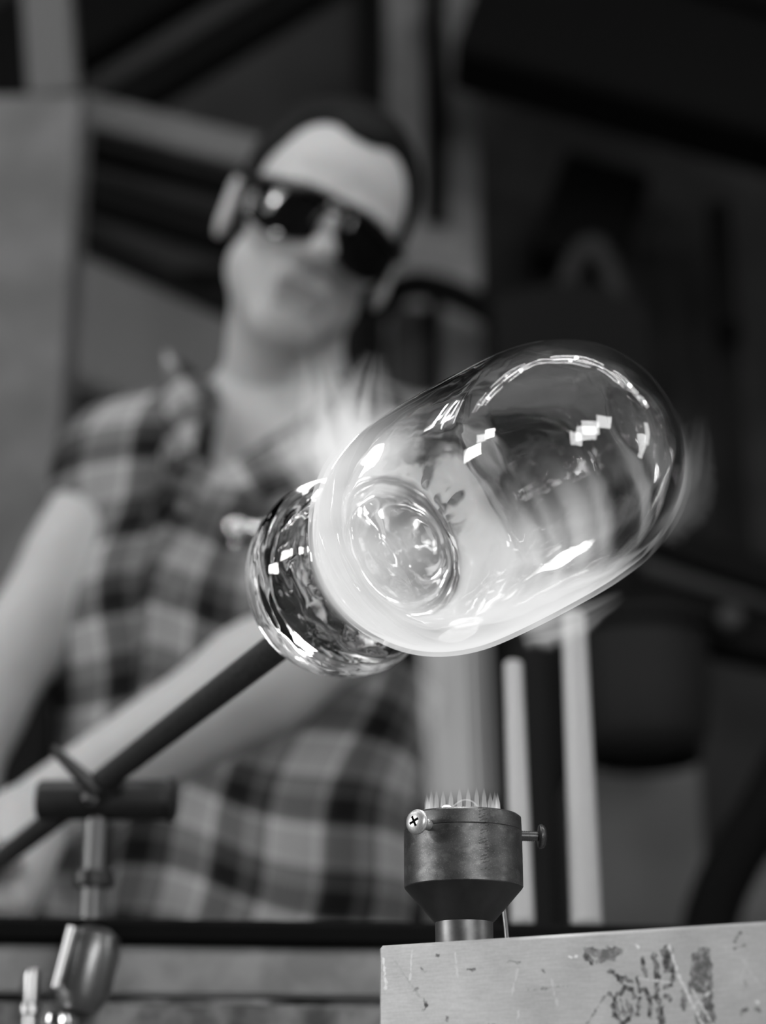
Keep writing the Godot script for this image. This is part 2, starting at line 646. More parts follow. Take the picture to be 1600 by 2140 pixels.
	slant("guard_rail", 1290, 1105, 1760, 1262, -2.8, 62, 0.05, black, "black slanting guard rail right of the glass vessel", "rail")
	slant("cross_member", 1330, 1172, 1760, 1300, -2.95, 62, 0.06, member, "dark grey cross member under the black guard rail", "beam")
	slant("lower_beam", 1215, 1255, 1760, 1385, -2.75, 86, 0.08, black, "thick black beam above the round kettle", "beam")
	tag(obj("round_knob", lathem([Vector2(0, 0.012), Vector2(0.014, 0.01), Vector2(0.02, 0.0), Vector2(0.016, -0.012), Vector2(0, -0.014)], 20), member, null, Transform3D(Basis(Vector3.RIGHT, PI / 2), PZ(1526, 1290, -2.69))), "small round grey knob on the thick black beam", "knob")
	var kt := thing("kettle", "dark round bottomed kettle hanging behind the glass rods", "kettle", Transform3D(Basis(), PZ(1345, 1592, -2.75)))
	obj("bowl", lathem([Vector2(0, 0.0), Vector2(0.05, 0.004), Vector2(0.082, 0.016), Vector2(0.1, 0.04), Vector2(0.105, 0.1), Vector2(0.105, 0.2), Vector2(0.11, 0.205), Vector2(0.11, 0.215), Vector2(0, 0.215)], 40), mat("kettle_iron", 0.018, 0.6), kt)
	obj("rim", tubem(ring(0.106, 0.2, 32), [0.009], 8), black, kt)
	obj("base_ring", tubem(ring(0.075, 0.008, 32), [0.014], 8), black, kt)
	obj("hanger", tubem([Vector3(0, 0.21, 0), Vector3(0, 0.31, 0)], [0.012], 10), black, kt)
	upright("cabinet", 1225, 1492, 1590, 2600, -3.0, 0.3, mat("cabinet_grey", 0.115, 0.6), "dark grey cabinet front right of the glass rods", "cabinet")
	upright("bench_upright", 1100, 1182, 1330, 3600, -2.2, 0.05, soot, "black upright between the two glass rods", "post")
	tag(obj("thick_hose", tubem(spline([PZ(1680, 1540, -2.3), PZ(1600, 1690, -2.3), PZ(1510, 1850, -2.3), PZ(1470, 2000, -2.3), PZ(1460, 2200, -2.3)], 8), [0.034], 12), black), "thick black hose hanging at the lower right edge", "hose")
	tag(obj("grey_sack", lathem([Vector2(0, 0.0), Vector2(0.05, 0.0), Vector2(0.062, 0.03), Vector2(0.055, 0.085), Vector2(0.03, 0.12), Vector2(0, 0.125)], 20), mat("sack_grey", 0.10, 0.9), null, Transform3D(Basis(), PZ(1562, 1950, -2.6))), "grey rounded sack beside the thick black hose", "sack")
	upright("dark_casing", -300, 45, 1405, 3600, -2.0, 0.3, soot, "dark machine casing below the man's elbow at the left edge", "machine")

func ring(r: float, y: float, n: int) -> Array:
	var out := []
	for i in n + 1:
		out.append(Vector3(r * cos(TAU * i / n), y, r * sin(TAU * i / n)))
	return out

# ------------------------------------------------------------------ the glass worker
func plaid() -> ImageTexture:
	var n := 256
	var im := Image.create(n, n, false, Image.FORMAT_RGB8)
	var band := [[0.0, 0.27, 0.010], [0.27, 0.34, 0.15], [0.34, 0.48, 0.06], [0.48, 0.55, 0.38], [0.55, 0.88, 0.22], [0.88, 0.95, 0.36], [0.95, 1.0, 0.05]]
	var line := PackedFloat32Array()
	for i in n:
		var t := float(i) / n
		var val := 0.1
		for b in band:
			if t >= b[0] and t < b[1]: val = b[2]
		if t > 0.56 and t < 0.92 and (i / 6) % 2 == 0: val = minf(val * 1.8, 0.6)
		line.append(val)
	for y in n:
		for x in n:
			var l := 0.5 * line[x] + 0.5 * line[y]
			l = l * (0.6 + 1.3 * sqrt(line[x] * line[y]))
			var s := pow(clampf(l, 0.0, 1.0), 1.0 / 2.2)
			im.set_pixel(x, y, Color(s, s, s))
	return ImageTexture.create_from_image(im)

func person() -> void:
	var skin := mat("skin", 1.0, 0.55)
	skin.vertex_color_use_as_albedo = true
	skin.subsurf_scatter_enabled = true
	skin.subsurf_scatter_strength = 0.08
	var cloth := mat("plaid_cotton", 1.0, 0.9)
	cloth.albedo_texture = plaid()
	var hair_m := noisy("dark_hair", 91, 0.08, 0.006, 0.018, 30.0, 0.6)
	var dark := mat("glasses_black", 0.006, 0.3)
	var lens_m := mat("dark_lens", 0.004, 0.06)

	var man := thing("person", "man in an open plaid shirt and dark safety glasses turning the glass over the flame", "person", Transform3D(Basis(), Vector3(-0.1, 0, -1.65)))
	var off := Transform3D(Basis(), -man.position)

	# joints
	var sh_r := P(268, 1005, 1.86)                     # his right shoulder, at the left of the picture
	var sh_l := P(905, 1015, 1.74)
	var el_r := P(-55, 1495, 1.72)
	var el_l := P(735, 1300, 1.46)
	var wr_l := P(55, 1722, 1.36)
	var wr_r := P(-260, 1950, 1.52)
	var pelvis := P(455, 2330, 1.70)
	var waist := P(465, 1880, 1.74)
	var chest := P(520, 1330, 1.80)
	var upper := P(560, 1040, 1.83)
	var neck0 := P(588, 850, 1.84)
	var right := (sh_l - sh_r).normalized()
	var upv := (neck0 - waist).normalized()
	upv = (upv - right * right.dot(upv)).normalized()
	var front := right.cross(upv).normalized()
	var tor := Basis(right, upv, front)

	# --- head, in its own frame: x to the picture's right, y up, z out of the face
	var hb := cam_basis * (Basis(Vector3.BACK, deg_to_rad(-24.0)) * Basis(Vector3.UP, deg_to_rad(11.0)) * Basis(Vector3.RIGHT, deg_to_rad(-4.5)))
	var hd := Transform3D(hb, P(645, 510, 1.78))
	hd.origin -= hb * Vector3(0, -0.01, -0.01)

	var h := Field.new()
	h.ell(Vector3(0, 0.036, -0.012), Vector3(0.075, 0.083, 0.096), 0.02)
	h.ell(Vector3(0, 0.03, 0.045), Vector3(0.058, 0.055, 0.045), 0.03)
	h.ell(Vector3(0, -0.03, 0.03), Vector3(0.053, 0.078, 0.058), 0.03)
	for s in [-1.0, 1.0]:
		h.cap(Vector3(s * 0.041, -0.055, 0.002), Vector3(s * 0.013, -0.104, 0.060), 0.023, 0.019, 0.025)
		h.ell(Vector3(s * 0.044, -0.022, 0.060), Vector3(0.024, 0.018, 0.020), 0.02)
		h.cap(Vector3(s * 0.014, 0.014, 0.090), Vector3(s * 0.045, 0.014, 0.074), 0.009, 0.008, 0.015)
		h.ell(Vector3(s * 0.031, -0.006, 0.098), Vector3(0.015, 0.010, 0.016), 0.012, 1)
		h.ell(Vector3(s * 0.083, -0.008, -0.012), Vector3(0.008, 0.034, 0.019), 0.006)
		h.ell(Vector3(s * 0.081, 0.012, -0.018), Vector3(0.010, 0.016, 0.018), 0.006)
		h.ell(Vector3(s * 0.090, -0.006, -0.004), Vector3(0.005, 0.018, 0.010), 0.005, 1)
		h.ell(Vector3(s * 0.014, -0.038, 0.101), Vector3(0.009, 0.008, 0.011), 0.008)
		h.ell(Vector3(s * 0.008, -0.046, 0.106), Vector3(0.005, 0.005, 0.006), 0.003, 1)
	h.ell(Vector3(0, -0.104, 0.066), Vector3(0.022, 0.018, 0.019), 0.02)
	h.cap(Vector3(0, 0.010, 0.088), Vector3(0, -0.033, 0.117), 0.009, 0.0135, 0.010)
	h.cap(Vector3(-0.018, -0.067, 0.083), Vector3(0.018, -0.067, 0.083), 0.010, 0.010, 0.01)
	h.cap(Vector3(-0.014, -0.079, 0.083), Vector3(0.014, -0.079, 0.083), 0.010, 0.010, 0.008)
	h.cap(Vector3(-0.024, -0.0725, 0.097), Vector3(0.026, -0.0735, 0.093), 0.005, 0.004, 0.004, 1)
	h.cap(Vector3(-0.02, -0.091, 0.098), Vector3(0.02, -0.091, 0.098), 0.009, 0.009, 0.012, 1)
	var nk := hd.affine_inverse() * neck0
	h.cap(Vector3(0, -0.055, -0.022), nk, 0.054, 0.062, 0.03)
	var body := MB.new()
	h.net(body, Vector3(-0.11, minf(nk.y, -0.2) - 0.03, -0.14), Vector3(0.11, 0.13, 0.14), 0.0034, off * hd)
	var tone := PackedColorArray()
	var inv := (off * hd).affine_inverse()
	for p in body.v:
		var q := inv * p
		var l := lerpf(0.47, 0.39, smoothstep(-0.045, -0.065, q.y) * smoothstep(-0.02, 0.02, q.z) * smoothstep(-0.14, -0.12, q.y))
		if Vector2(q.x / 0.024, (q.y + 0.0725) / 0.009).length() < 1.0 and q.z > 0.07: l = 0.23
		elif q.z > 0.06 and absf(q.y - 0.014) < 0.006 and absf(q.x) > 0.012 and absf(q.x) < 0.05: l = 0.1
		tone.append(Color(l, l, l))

	# --- body
	var f := Field.new()
	torso(f, 0.0, tor, sh_r, sh_l, pelvis, waist, chest, upper, neck0)
	f.cap(neck0 + upv * 0.05, neck0 - upv * 0.03, 0.058, 0.066, 0.03)
	f.cap(sh_r, sh_r.lerp(el_r, 0.35), 0.054, 0.047, 0.03)
	f.cap(sh_r.lerp(el_r, 0.3), el_r, 0.047, 0.040, 0.02)
	f.cap(el_r, el_r.lerp(wr_r, 0.35), 0.043, 0.045, 0.02)
	f.cap(el_r.lerp(wr_r, 0.35), wr_r, 0.045, 0.028, 0.02)
	f.cap(sh_l, sh_l.lerp(el_l, 0.4), 0.058, 0.050, 0.03)
	f.cap(sh_l.lerp(el_l, 0.4), el_l, 0.050, 0.041, 0.02)
	f.cap(el_l, el_l.lerp(wr_l, 0.3), 0.041, 0.043, 0.02)
	f.cap(el_l.lerp(wr_l, 0.3), wr_l, 0.043, 0.029, 0.02)
	f.net(body, Vector3(-0.62, 0.70, -1.95), Vector3(0.30, 1.72, -1.18), 0.0105, off)
	# hands closed round the pipe
	hand(body, wr_l, P(-75, 1848, 1.268), off)
	hand(body, wr_r, P(-330, 2062, 1.625), off)
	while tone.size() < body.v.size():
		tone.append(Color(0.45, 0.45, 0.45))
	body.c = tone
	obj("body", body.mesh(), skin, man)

	# --- hair: a cap of the skull above the hairline
	var hf := Field.new()
	hf.ell(Vector3(0, 0.044, -0.012), Vector3(0.086, 0.094, 0.109), 0.01)
	hf.keep(Vector3(0, 0.076, 0.075), Vector3(0, -0.74, 0.67), 0.012)
	for s in [-1.0, 1.0]:
		hf.ell(Vector3(s * 0.046, 0.074, 0.074), Vector3(0.026, 0.024, 0.026), 0.02, 1)
	for s in [-1.0, 1.0]:
		hf.cap(Vector3(s * 0.074, 0.02, 0.012), Vector3(s * 0.072, -0.02, 0.016), 0.009, 0.006, 0.008)
	var hm := MB.new()
	hf.net(hm, Vector3(-0.11, -0.10, -0.14), Vector3(0.11, 0.15, 0.12), 0.004, off * hd)
	obj("hair", hm.mesh(), hair_m, man)
	for s in [-1.0, 1.0]:
		var e := SphereMesh.new()
		e.radius = 0.012
		e.height = 0.024
		obj("eye", e, mat("eye_white", 0.6, 0.2), man, off * hd * Transform3D(Basis(), Vector3(s * 0.031, -0.006, 0.078)))

	# --- shirt
	var g := Field.new()
	torso(g, 0.010, tor, sh_r, sh_l, pelvis, waist, chest, upper, neck0)
	g.cap(sh_r, sh_r.lerp(el_r, 0.04), 0.064, 0.062, 0.03)
	g.cap(sh_l, sh_l.lerp(el_l, 0.35), 0.072, 0.066, 0.03)
	# open neck: a round neck hole and a deep V
	g.cap(neck0 + upv * 0.12, neck0 - upv * 0.012, 0.080, 0.072, 0.012, 1)
	var v0 := P(585, 790, 1.74)
	var v1 := P(398, 1020, 1.705)
	var vm := P(490, 905, 1.71)
	g.cap(v0, vm, 0.066, 0.052, 0.01, 1)
	g.cap(vm, v1, 0.050, 0.020, 0.01, 1)
	var sm := MB.new()
	g.net(sm, Vector3(-0.55, 0.74, -1.98), Vector3(0.32, 1.64, -1.40), 0.0105, off)
	var t_inv := (off * Transform3D(tor, chest)).affine_inverse()
	for p in sm.v:
		var q := t_inv * p
		var u := atan2(q.x, q.z + 0.07) * 0.17
		var w := q.y
		var side := q.x + 0.055 + q.y * 0.05
		var r := Vector2(u, w).rotated(deg_to_rad(-4.0) if side < 0.0 else deg_to_rad(9.0))
		r += Vector2(0.006 * sin(w * 31.0), 0.006 * sin(u * 37.0 + w * 9.0))
		sm.uv.append(r / 0.076)
	obj("shirt", sm.mesh(), cloth, man)
	# collar and placket
	var cl := MB.new()
	collar(cl, [P(430, 800, 1.80), P(420, 850, 1.74), P(392, 1000, 1.655)], [P(345, 730, 1.86), P(345, 880, 1.76), P(340, 985, 1.68)], off)
	obj("collar", cl.mesh(), cloth, man)
	var cr := MB.new()
	collar(cr, [P(735, 790, 1.76), P(660, 850, 1.70), P(420, 1010, 1.65)], [P(800, 830, 1.76), P(745, 960, 1.67), P(560, 1040, 1.63)], off)
	obj("collar", cr.mesh(), cloth, man)
	var pk := [P(395, 1010, 1.655), P(365, 1180, 1.645), P(340, 1400, 1.625), P(330, 1650, 1.61), P(330, 1900, 1.60)]
	for i in 3:
		obj("button", lathem([Vector2(0, 0), Vector2(0.006, 0), Vector2(0.0055, 0.003), Vector2(0, 0.003)], 12), mat("button_grey", 0.14, 0.5), man, off * Transform3D(Basis(Vector3.RIGHT, deg_to_rad(80)), P([385, 362, 338][i], [1060, 1240, 1480][i], [1.645, 1.635, 1.615][i])))
	# trousers and shoes, out of sight below the bench
	var tr := Field.new()
	tr.cap(pelvis + Vector3(-0.07, 0.02, 0), pelvis + Vector3(0.07, 0.02, 0), 0.13, 0.13, 0.03)
	for s in [-1.0, 1.0]:
		var kn := Vector3(pelvis.x + s * 0.11, 0.5, pelvis.z + 0.02)
		var an := Vector3(pelvis.x + s * 0.12, 0.07, pelvis.z)
		tr.cap(pelvis + Vector3(s * 0.09, -0.04, 0), kn, 0.09, 0.066, 0.03)
		tr.cap(kn, an, 0.066, 0.055, 0.02)
		var sb := Field.new()
		sb.cap(Vector3(an.x, 0.055, an.z - 0.03), Vector3(an.x, 0.045, an.z + 0.17), 0.05, 0.042, 0.02)
		sb.keep(Vector3(0, 0.005, 0), Vector3(0, -1, 0), 0.004)
		var sbm := MB.new()
		sb.net(sbm, Vector3(an.x - 0.1, -0.02, an.z - 0.15), Vector3(an.x + 0.1, 0.2, an.z + 0.28), 0.012, off)
		obj("shoe", sbm.mesh(), mat("shoe_black", 0.02, 0.4), man)
	var tm := MB.new()
	tr.net(tm, Vector3(pelvis.x - 0.35, 0.0, pelvis.z - 0.2), Vector3(pelvis.x + 0.35, pelvis.y + 0.2, pelvis.z + 0.2), 0.014, off)
	obj("trousers", tm.mesh(), mat("trouser_dark", 0.03, 0.9), man)

	# --- safety glasses
	var gl := thing("safety_glasses", "dark wraparound safety glasses worn by the glass worker", "glasses", hd * Transform3D(Basis(Vector3.BACK, deg_to_rad(-2.0)), Vector3(-0.003, -0.008, 0.008)))
	for s in [-1.0, 1.0]:
		var rows := []
		var back := []
		for i in 13:
			var t := float(i) / 12.0
			var x: float = lerpf(0.008, 0.076, t)
			var hi := lerpf(0.017, 0.020, sin(t * PI)) - 0.004 * t
			var lo := lerpf(-0.012, -0.034, pow(sin(PI * clampf(t * 0.9 + 0.12, 0, 1)), 0.7))
			var r := []
			var rb := []
			for j in 9:
				var y := lerpf(lo, hi, j / 8.0)
				var z := 0.117 - 0.04 * y - 11.0 * x * x - 4.0 * (y + 0.004) * (y + 0.004) - (0.006 if t > 0.97 else 0.0)
				r.append(Vector3(s * x, y, z))
				rb.append(Vector3(s * x * 0.985, y * 0.97, z - 0.003))
			rows.append(r)
			back.append(rb)
		var m := MB.new()
		var loop := []
		for i in rows.size():
			var r2 = rows[i].duplicate()
			var b2 = back[i].duplicate()
			b2.reverse()
			loop.append(r2 + b2)
		m.grid(loop, true)
		m.outward()
		obj("lens", m.mesh(), lens_m, gl)
		var brow := []
		for i in 13:
			var x2: float = lerpf(0.0, 0.077, i / 12.0)
			brow.append(Vector3(s * x2, 0.0175 - 0.004 * i / 12.0 + 0.002 * sin(PI * i / 12.0), 0.1195 - 11.0 * x2 * x2))
		obj("brow_bar", tubem(brow, [0.0042], 8), dark, gl)
		obj("temple", tubem(spline([Vector3(s * 0.076, 0.012, 0.054), Vector3(s * 0.084, 0.020, 0.02), Vector3(s * 0.085, 0.032, -0.02), Vector3(s * 0.082, 0.020, -0.046)], 5), [0.006, 0.0055, 0.005], 8), dark, gl)
	obj("nose_bridge", tubem(spline([Vector3(-0.013, -0.010, 0.112), Vector3(-0.006, 0.006, 0.120), Vector3(0.006, 0.006, 0.120), Vector3(0.013, -0.010, 0.112)], 4), [0.0035], 8), dark, gl)
	# shiny fitting on the chest
	var ft := thing("shirt_clip", "small shiny metal clip fixed to the front of the plaid shirt", "clip", Transform3D(cam_basis, P(495, 1105, 1.60)))
	var chrome := mat("chrome", 0.75, 0.15, 1.0)
	var bs := SphereMesh.new()
	bs.radius = 0.011
	bs.height = 0.022
	obj("ball", bs, chrome, ft)
	obj("bar", tubem([Vector3(-0.004, 0.002, -0.004), Vector3(0.035, -0.002, -0.01)], [0.0055], 10), chrome, ft)
	obj("drop", lathem([Vector2(0, -0.02), Vector2(0.004, -0.018), Vector2(0.005, -0.012), Vector2(0.003, -0.004), Vector2(0, -0.002)], 12), chrome, ft)

func torso(f: Field, grow: float, tor: Basis, sh_r: Vector3, sh_l: Vector3, pelvis: Vector3, waist: Vector3, chest: Vector3, upper: Vector3, neck0: Vector3) -> void:
	var x := tor.x
	for s in [-1.0, 1.0]:
		f.cap(pelvis + x * s * 0.075, waist + x * s * 0.072, 0.105 + grow * 1.6, 0.095 + grow * 1.4, 0.06)
		f.cap(waist + x * s * 0.072, chest + x * s * 0.078, 0.095 + grow * 1.4, 0.103 + grow, 0.06)
		f.cap(chest + x * s * 0.078, upper + x * s * 0.082, 0.103 + grow, 0.092 + grow, 0.05)
	f.cap(sh_r + tor.y * 0.012, neck0 - tor.y * 0.015, 0.050 + grow, 0.050 + grow * 0.6, 0.05)
	f.cap(sh_l + tor.y * 0.012, neck0 - tor.y * 0.015, 0.050 + grow, 0.050 + grow * 0.6, 0.05)
	f.cap(sh_r, upper, 0.058 + grow, 0.085 + grow, 0.04)
	f.cap(sh_l, upper, 0.058 + grow, 0.085 + grow, 0.04)

func collar(m: MB, inner: Array, outer: Array, off: Transform3D) -> void:
	var rows := []
	var a := spline(inner, 5)
	var b := spline(outer, 5)
	for i in a.size():
		var r := []
		for j in 4:
			r.append(off * (a[i].lerp(b[i], j / 3.0) + Vector3(0, 0, 0.008 * sin(PI * j / 3.0))))
		for j in 4:
			r.append(off * (a[i].lerp(b[i], (3 - j) / 3.0) + Vector3(0, 0, 0.008 * sin(PI * j / 3.0) - 0.004)))
		rows.append(r)
	m.grid(rows, true)
	m.outward()
	for p in m.v:
		m.uv.append(Vector2(p.x + p.y * 0.5, p.y - p.x * 0.5) / 0.076)

func hand(m: MB, wrist: Vector3, grip: Vector3, off: Transform3D) -> void:
	var pipe := (P(600, 1335, 0.80) - P(239, 1613, 1.0)).normalized()
	var to := grip - wrist
	var radial := (to - pipe * to.dot(pipe)).normalized()   # from the wrist across to the pipe
	var n := pipe.cross(radial).normalized()
	var f := Field.new()
	var r := 0.0068
	var c := grip - pipe * 0.01
	for s in 4:
		var along_p := c + pipe * (0.033 - 0.021 * s) * 1.0
		var palm := along_p - radial * 0.008 + n * 0.030
		var lens := [0.95, 1.05, 1.0, 0.85]
		f.cap(wrist.lerp(palm, 0.12), palm, 0.020, 0.0125, 0.012)
		var q0 := palm
		var a0 := deg_to_rad(100.0)
		for j in 3:
			var a1: float = a0 - deg_to_rad([70.0, 75.0, 60.0][j]) * lens[s]
			var q1 := along_p + (n * sin(a1) + radial * cos(a1)) * (r + 0.0115)
			f.cap(q0, q1, 0.0094 - 0.0008 * j, 0.0088 - 0.0008 * j, 0.004)
			q0 = q1
			a0 = a1
	f.cap(wrist, c + n * 0.024 - radial * 0.016, 0.029, 0.024, 0.02)
	var th0 := c + pipe * 0.018 + n * 0.018 - radial * 0.024
	var th1 := c + pipe * 0.052 + n * 0.004 - radial * 0.020
	var th2 := c + pipe * 0.066 - n * 0.014 - radial * 0.010
	f.cap(c - radial * 0.03 + n * 0.014, th0, 0.014, 0.0125, 0.012)
	f.cap(th0, th1, 0.0125, 0.0105, 0.006)
	f.cap(th1, th2, 0.0102, 0.0086, 0.004)
	var lo := wrist.min(grip) - Vector3.ONE * 0.1
	var hi := wrist.max(grip) + Vector3.ONE * 0.1
	f.net(m, lo, hi, 0.0042, off)

# ------------------------------------------------------------------ the glass
var K: Vector3
var AX: Vector3
var glass_xf: Transform3D
const OUTER := [[-30.0, 9.0], [-29.0, 15.0], [-26.0, 24.5], [-20.0, 33.0], [-12.0, 38.8], [0.0, 42.0], [8.0, 41.8], [15.0, 40.2], [21.0, 38.0], [27.0, 35.2], [31.0, 33.4], [35.0, 33.0], [39.0, 34.4], [47.0, 39.7], [57.0, 44.5], [70.0, 47.3], [84.0, 47.9], [110.0, 47.2], [135.0, 45.7], [150.0, 44.0], [162.0, 41.5], [173.0, 36.8], [182.0, 29.5], [189.0, 19.5], [192.8, 10.5], [194.0, 5.0], [194.4, 0.0]]
const INNER := [[187.6, 0.0], [187.2, 6.0], [185.5, 13.0], [181.0, 22.0], [174.5, 29.5], [166.0, 35.4], [155.0, 39.5], [140.0, 41.8], [115.0, 43.2], [90.0, 43.6], [72.0, 42.2], [60.0, 38.0], [51.0, 31.0], [46.5, 24.0], [47.5, 18.0], [45.0, 12.0], [41.5, 8.0], [39.5, 5.0], [38.5, 2.5], [38.0, 0.0]]
const BUBBLE := [[-15.0, 0.0], [-14.6, 6.0], [-12.0, 14.0], [-7.0, 21.0], [0.0, 26.0], [7.0, 28.5], [13.0, 28.0], [18.0, 24.5], [22.0, 19.0], [25.0, 14.0], [28.0, 10.0], [30.5, 5.0], [31.0, 0.0]]

func curve(tab: Array, step: float, flip_order := false) -> Array:
	var pts := []
	for q in tab: pts.append(Vector2(q[1], q[0]) * 0.001)
	var out := []
	for i in pts.size() - 1:
		var n := maxi(1, int(ceil((pts[i + 1] - pts[i]).length() / step)))
		for k in n:
			var p: Vector2 = pts[i].cubic_interpolate(pts[i + 1], pts[maxi(i - 1, 0)], pts[mini(i + 2, pts.size() - 1)], float(k) / n)
			p.x = maxf(p.x, 0.0)
			out.append(p)
	out.append(pts[-1])
	return out

func glass() -> void:
	K = P(710, 1212, 0.775)
	AX = (P(1165, 965, 0.66) - K).normalized()
	var x := Vector3.UP.cross(AX).normalized()
	glass_xf = Transform3D(Basis(x, AX, x.cross(AX)), K)
	var m := StandardMaterial3D.new()
	m.resource_name = "clear_glass"
	m.albedo_color = Color(1, 1, 1, 0.0)
	m.transparency = BaseMaterial3D.TRANSPARENCY_ALPHA
	m.refraction_enabled = true
	m.refraction_scale = 0.05
	m.roughness = 0.0
	m.metallic_specular = 0.5
	mats["clear_glass"] = m
	var b := MB.new()
	b.lathe(curve(OUTER, 0.0016), 144, false, 9.0, func(r: float, y: float, t: float) -> float:
		var e := Vector3(cos(t), 0, sin(t))
		return r * (1.0 + 0.0012 * nz.get_noise_3d(e.x * 1.4, y * 45.0, e.z * 1.4)) + 0.00022 * nz.get_noise_2d(y * 170.0, 1.5 * t) * smoothstep(0.05, 0.02, y) * minf(1.0, r / 0.02))
	b.lathe(curve(INNER, 0.0016), 144, true, 9.0, func(r: float, y: float, t: float) -> float:
		var e := Vector3(cos(t), 0, sin(t))
		var back := smoothstep(0.062, 0.048, y)
		return r * (1.0 + 0.003 * nz.get_noise_3d(e.x * 1.2 + 5.0, y * 22.0, e.z * 1.2) + back * (0.06 * sin(2.0 * t + 0.6) + 0.03 * nz.get_noise_3d(e.x * 1.6, y * 60.0 + 9.0, e.z * 1.6))))
	var v := obj("glass_vessel", b.mesh(), m, null, glass_xf)
	tag(v, "clear glowing glass vessel with a rounded bulb and a thick knob on the blowpipe", "glass vessel")
	var c := MB.new()
	c.lathe(curve(BUBBLE, 0.0014), 96, true, 9.0, func(r: float, y: float, t: float) -> float:
		var e := Vector3(cos(t), 0, sin(t))
		return r * (1.0 + 0.05 * sin(2.0 * t) + 0.10 * nz.get_noise_3d(e.x * 1.0 + 3.0, y * 45.0, e.z * 1.0)))
	var bub := obj("air_bubble", c.mesh(), m, v)
	bub.set_meta("label", "rippled air bubble trapped in the knob")

# ------------------------------------------------------------------ pipe, rest, rods
func pipe_and_stand() -> void:
	var a := P(625, 1316, 0.79)
	var b := P(239, 1613, 1.0)
	var dir := (b - a).normalized()
	var steel := noisy("scaled_steel", 31, 0.05, 0.045, 0.085, 25.0, 0.5, 0.6)
	var pipe := thing("blowpipe", "dark steel blowpipe carrying the glass vessel from the lower left", "blowpipe", Transform3D(Basis(), a))
	obj("tube", tubem([Vector3.ZERO, dir * 0.02, dir * 1.0], [0.0066, 0.0068, 0.0068], 32), steel, pipe)
	obj("mouthpiece", tubem([dir * 0.99, dir * 1.0, dir * 1.05], [0.0085, 0.0085, 0.006], 24), mat("brass_grey", 0.4, 0.3, 1.0), pipe)
	# rest: horizontal bar with a forked yoke on a post
	var iron := mat("rest_iron", 0.035, 0.42, 0.3)
	var bright := mat("ground_steel", 0.16, 0.45, 0.9)
	var d := 1.04
	var st := thing("pipe_rest", "dark iron pipe rest with a forked yoke on a bright steel post", "stand", Transform3D(Basis(), Vector3(P(200, 1672, d).x, 0.80, P(200, 1672, d).z)))
	var off := -st.position
	var bl := P(78, 1672, d) + off
	var br := P(352, 1672, d) + off
	obj("crossbar", tubem([bl, bl + (br - bl) * 0.03, br - (br - bl) * 0.03, br], [0.0095, 0.0112, 0.0112, 0.0095], 28), iron, st)
	var fork := P(205, 1655, d - 0.03) + off
	obj("prong", tubem([fork, P(108, 1562, d - 0.03) + off], [0.0052, 0.0026], 12), iron, st)
	obj("prong", tubem([fork, P(318, 1560, d) + off], [0.0052, 0.0026], 12), iron, st)
	obj("bolt", lathem([Vector2(0, 0), Vector2(0.0045, 0), Vector2(0.0045, 0.002), Vector2(0.003, 0.004), Vector2(0, 0.0045)], 18), mat("chrome", 0.75, 0.15, 1.0), st, Transform3D(Basis(Vector3.RIGHT, PI / 2 - 0.3), P(190, 1667, d - 0.013) + off))
	obj("bolt", lathem([Vector2(0, 0), Vector2(0.004, 0), Vector2(0.004, 0.002), Vector2(0.0026, 0.0036), Vector2(0, 0.004)], 18), iron, st, Transform3D(Basis(Vector3.RIGHT, PI / 2 - 0.3), P(250, 1646, d - 0.013) + off))
	obj("end_cap", lathem([Vector2(0, 0), Vector2(0.0125, 0), Vector2(0.0125, 0.003), Vector2(0.009, 0.005), Vector2(0, 0.005)], 24), iron, st, Transform3D(Basis(Vector3.BACK, -PI / 2), br))
	var top := P(203, 1700, d) + off
	obj("post", tubem([Vector3(top.x, 0.0, top.z), Vector3(top.x, top.y, top.z)], [0.0068], 24), bright, st)
	var cy := P(200, 1845, d).y + off.y
	obj("collar", lathem([Vector2(0.0068, cy - 0.005), Vector2(0.011, cy - 0.004), Vector2(0.0115, cy), Vector2(0.011, cy + 0.004), Vector2(0.0068, cy + 0.005)], 24), iron, st, Transform3D(Basis(), Vector3(top.x, 0, top.z)))
	obj("foot", lathem([Vector2(0, 0.0005), Vector2(0.020, 0.0005), Vector2(0.020, 0.006), Vector2(0.012, 0.012), Vector2(0.0068, 0.02), Vector2(0, 0.02)], 32), iron, st, Transform3D(Basis(), Vector3(top.x, 0, top.z)))

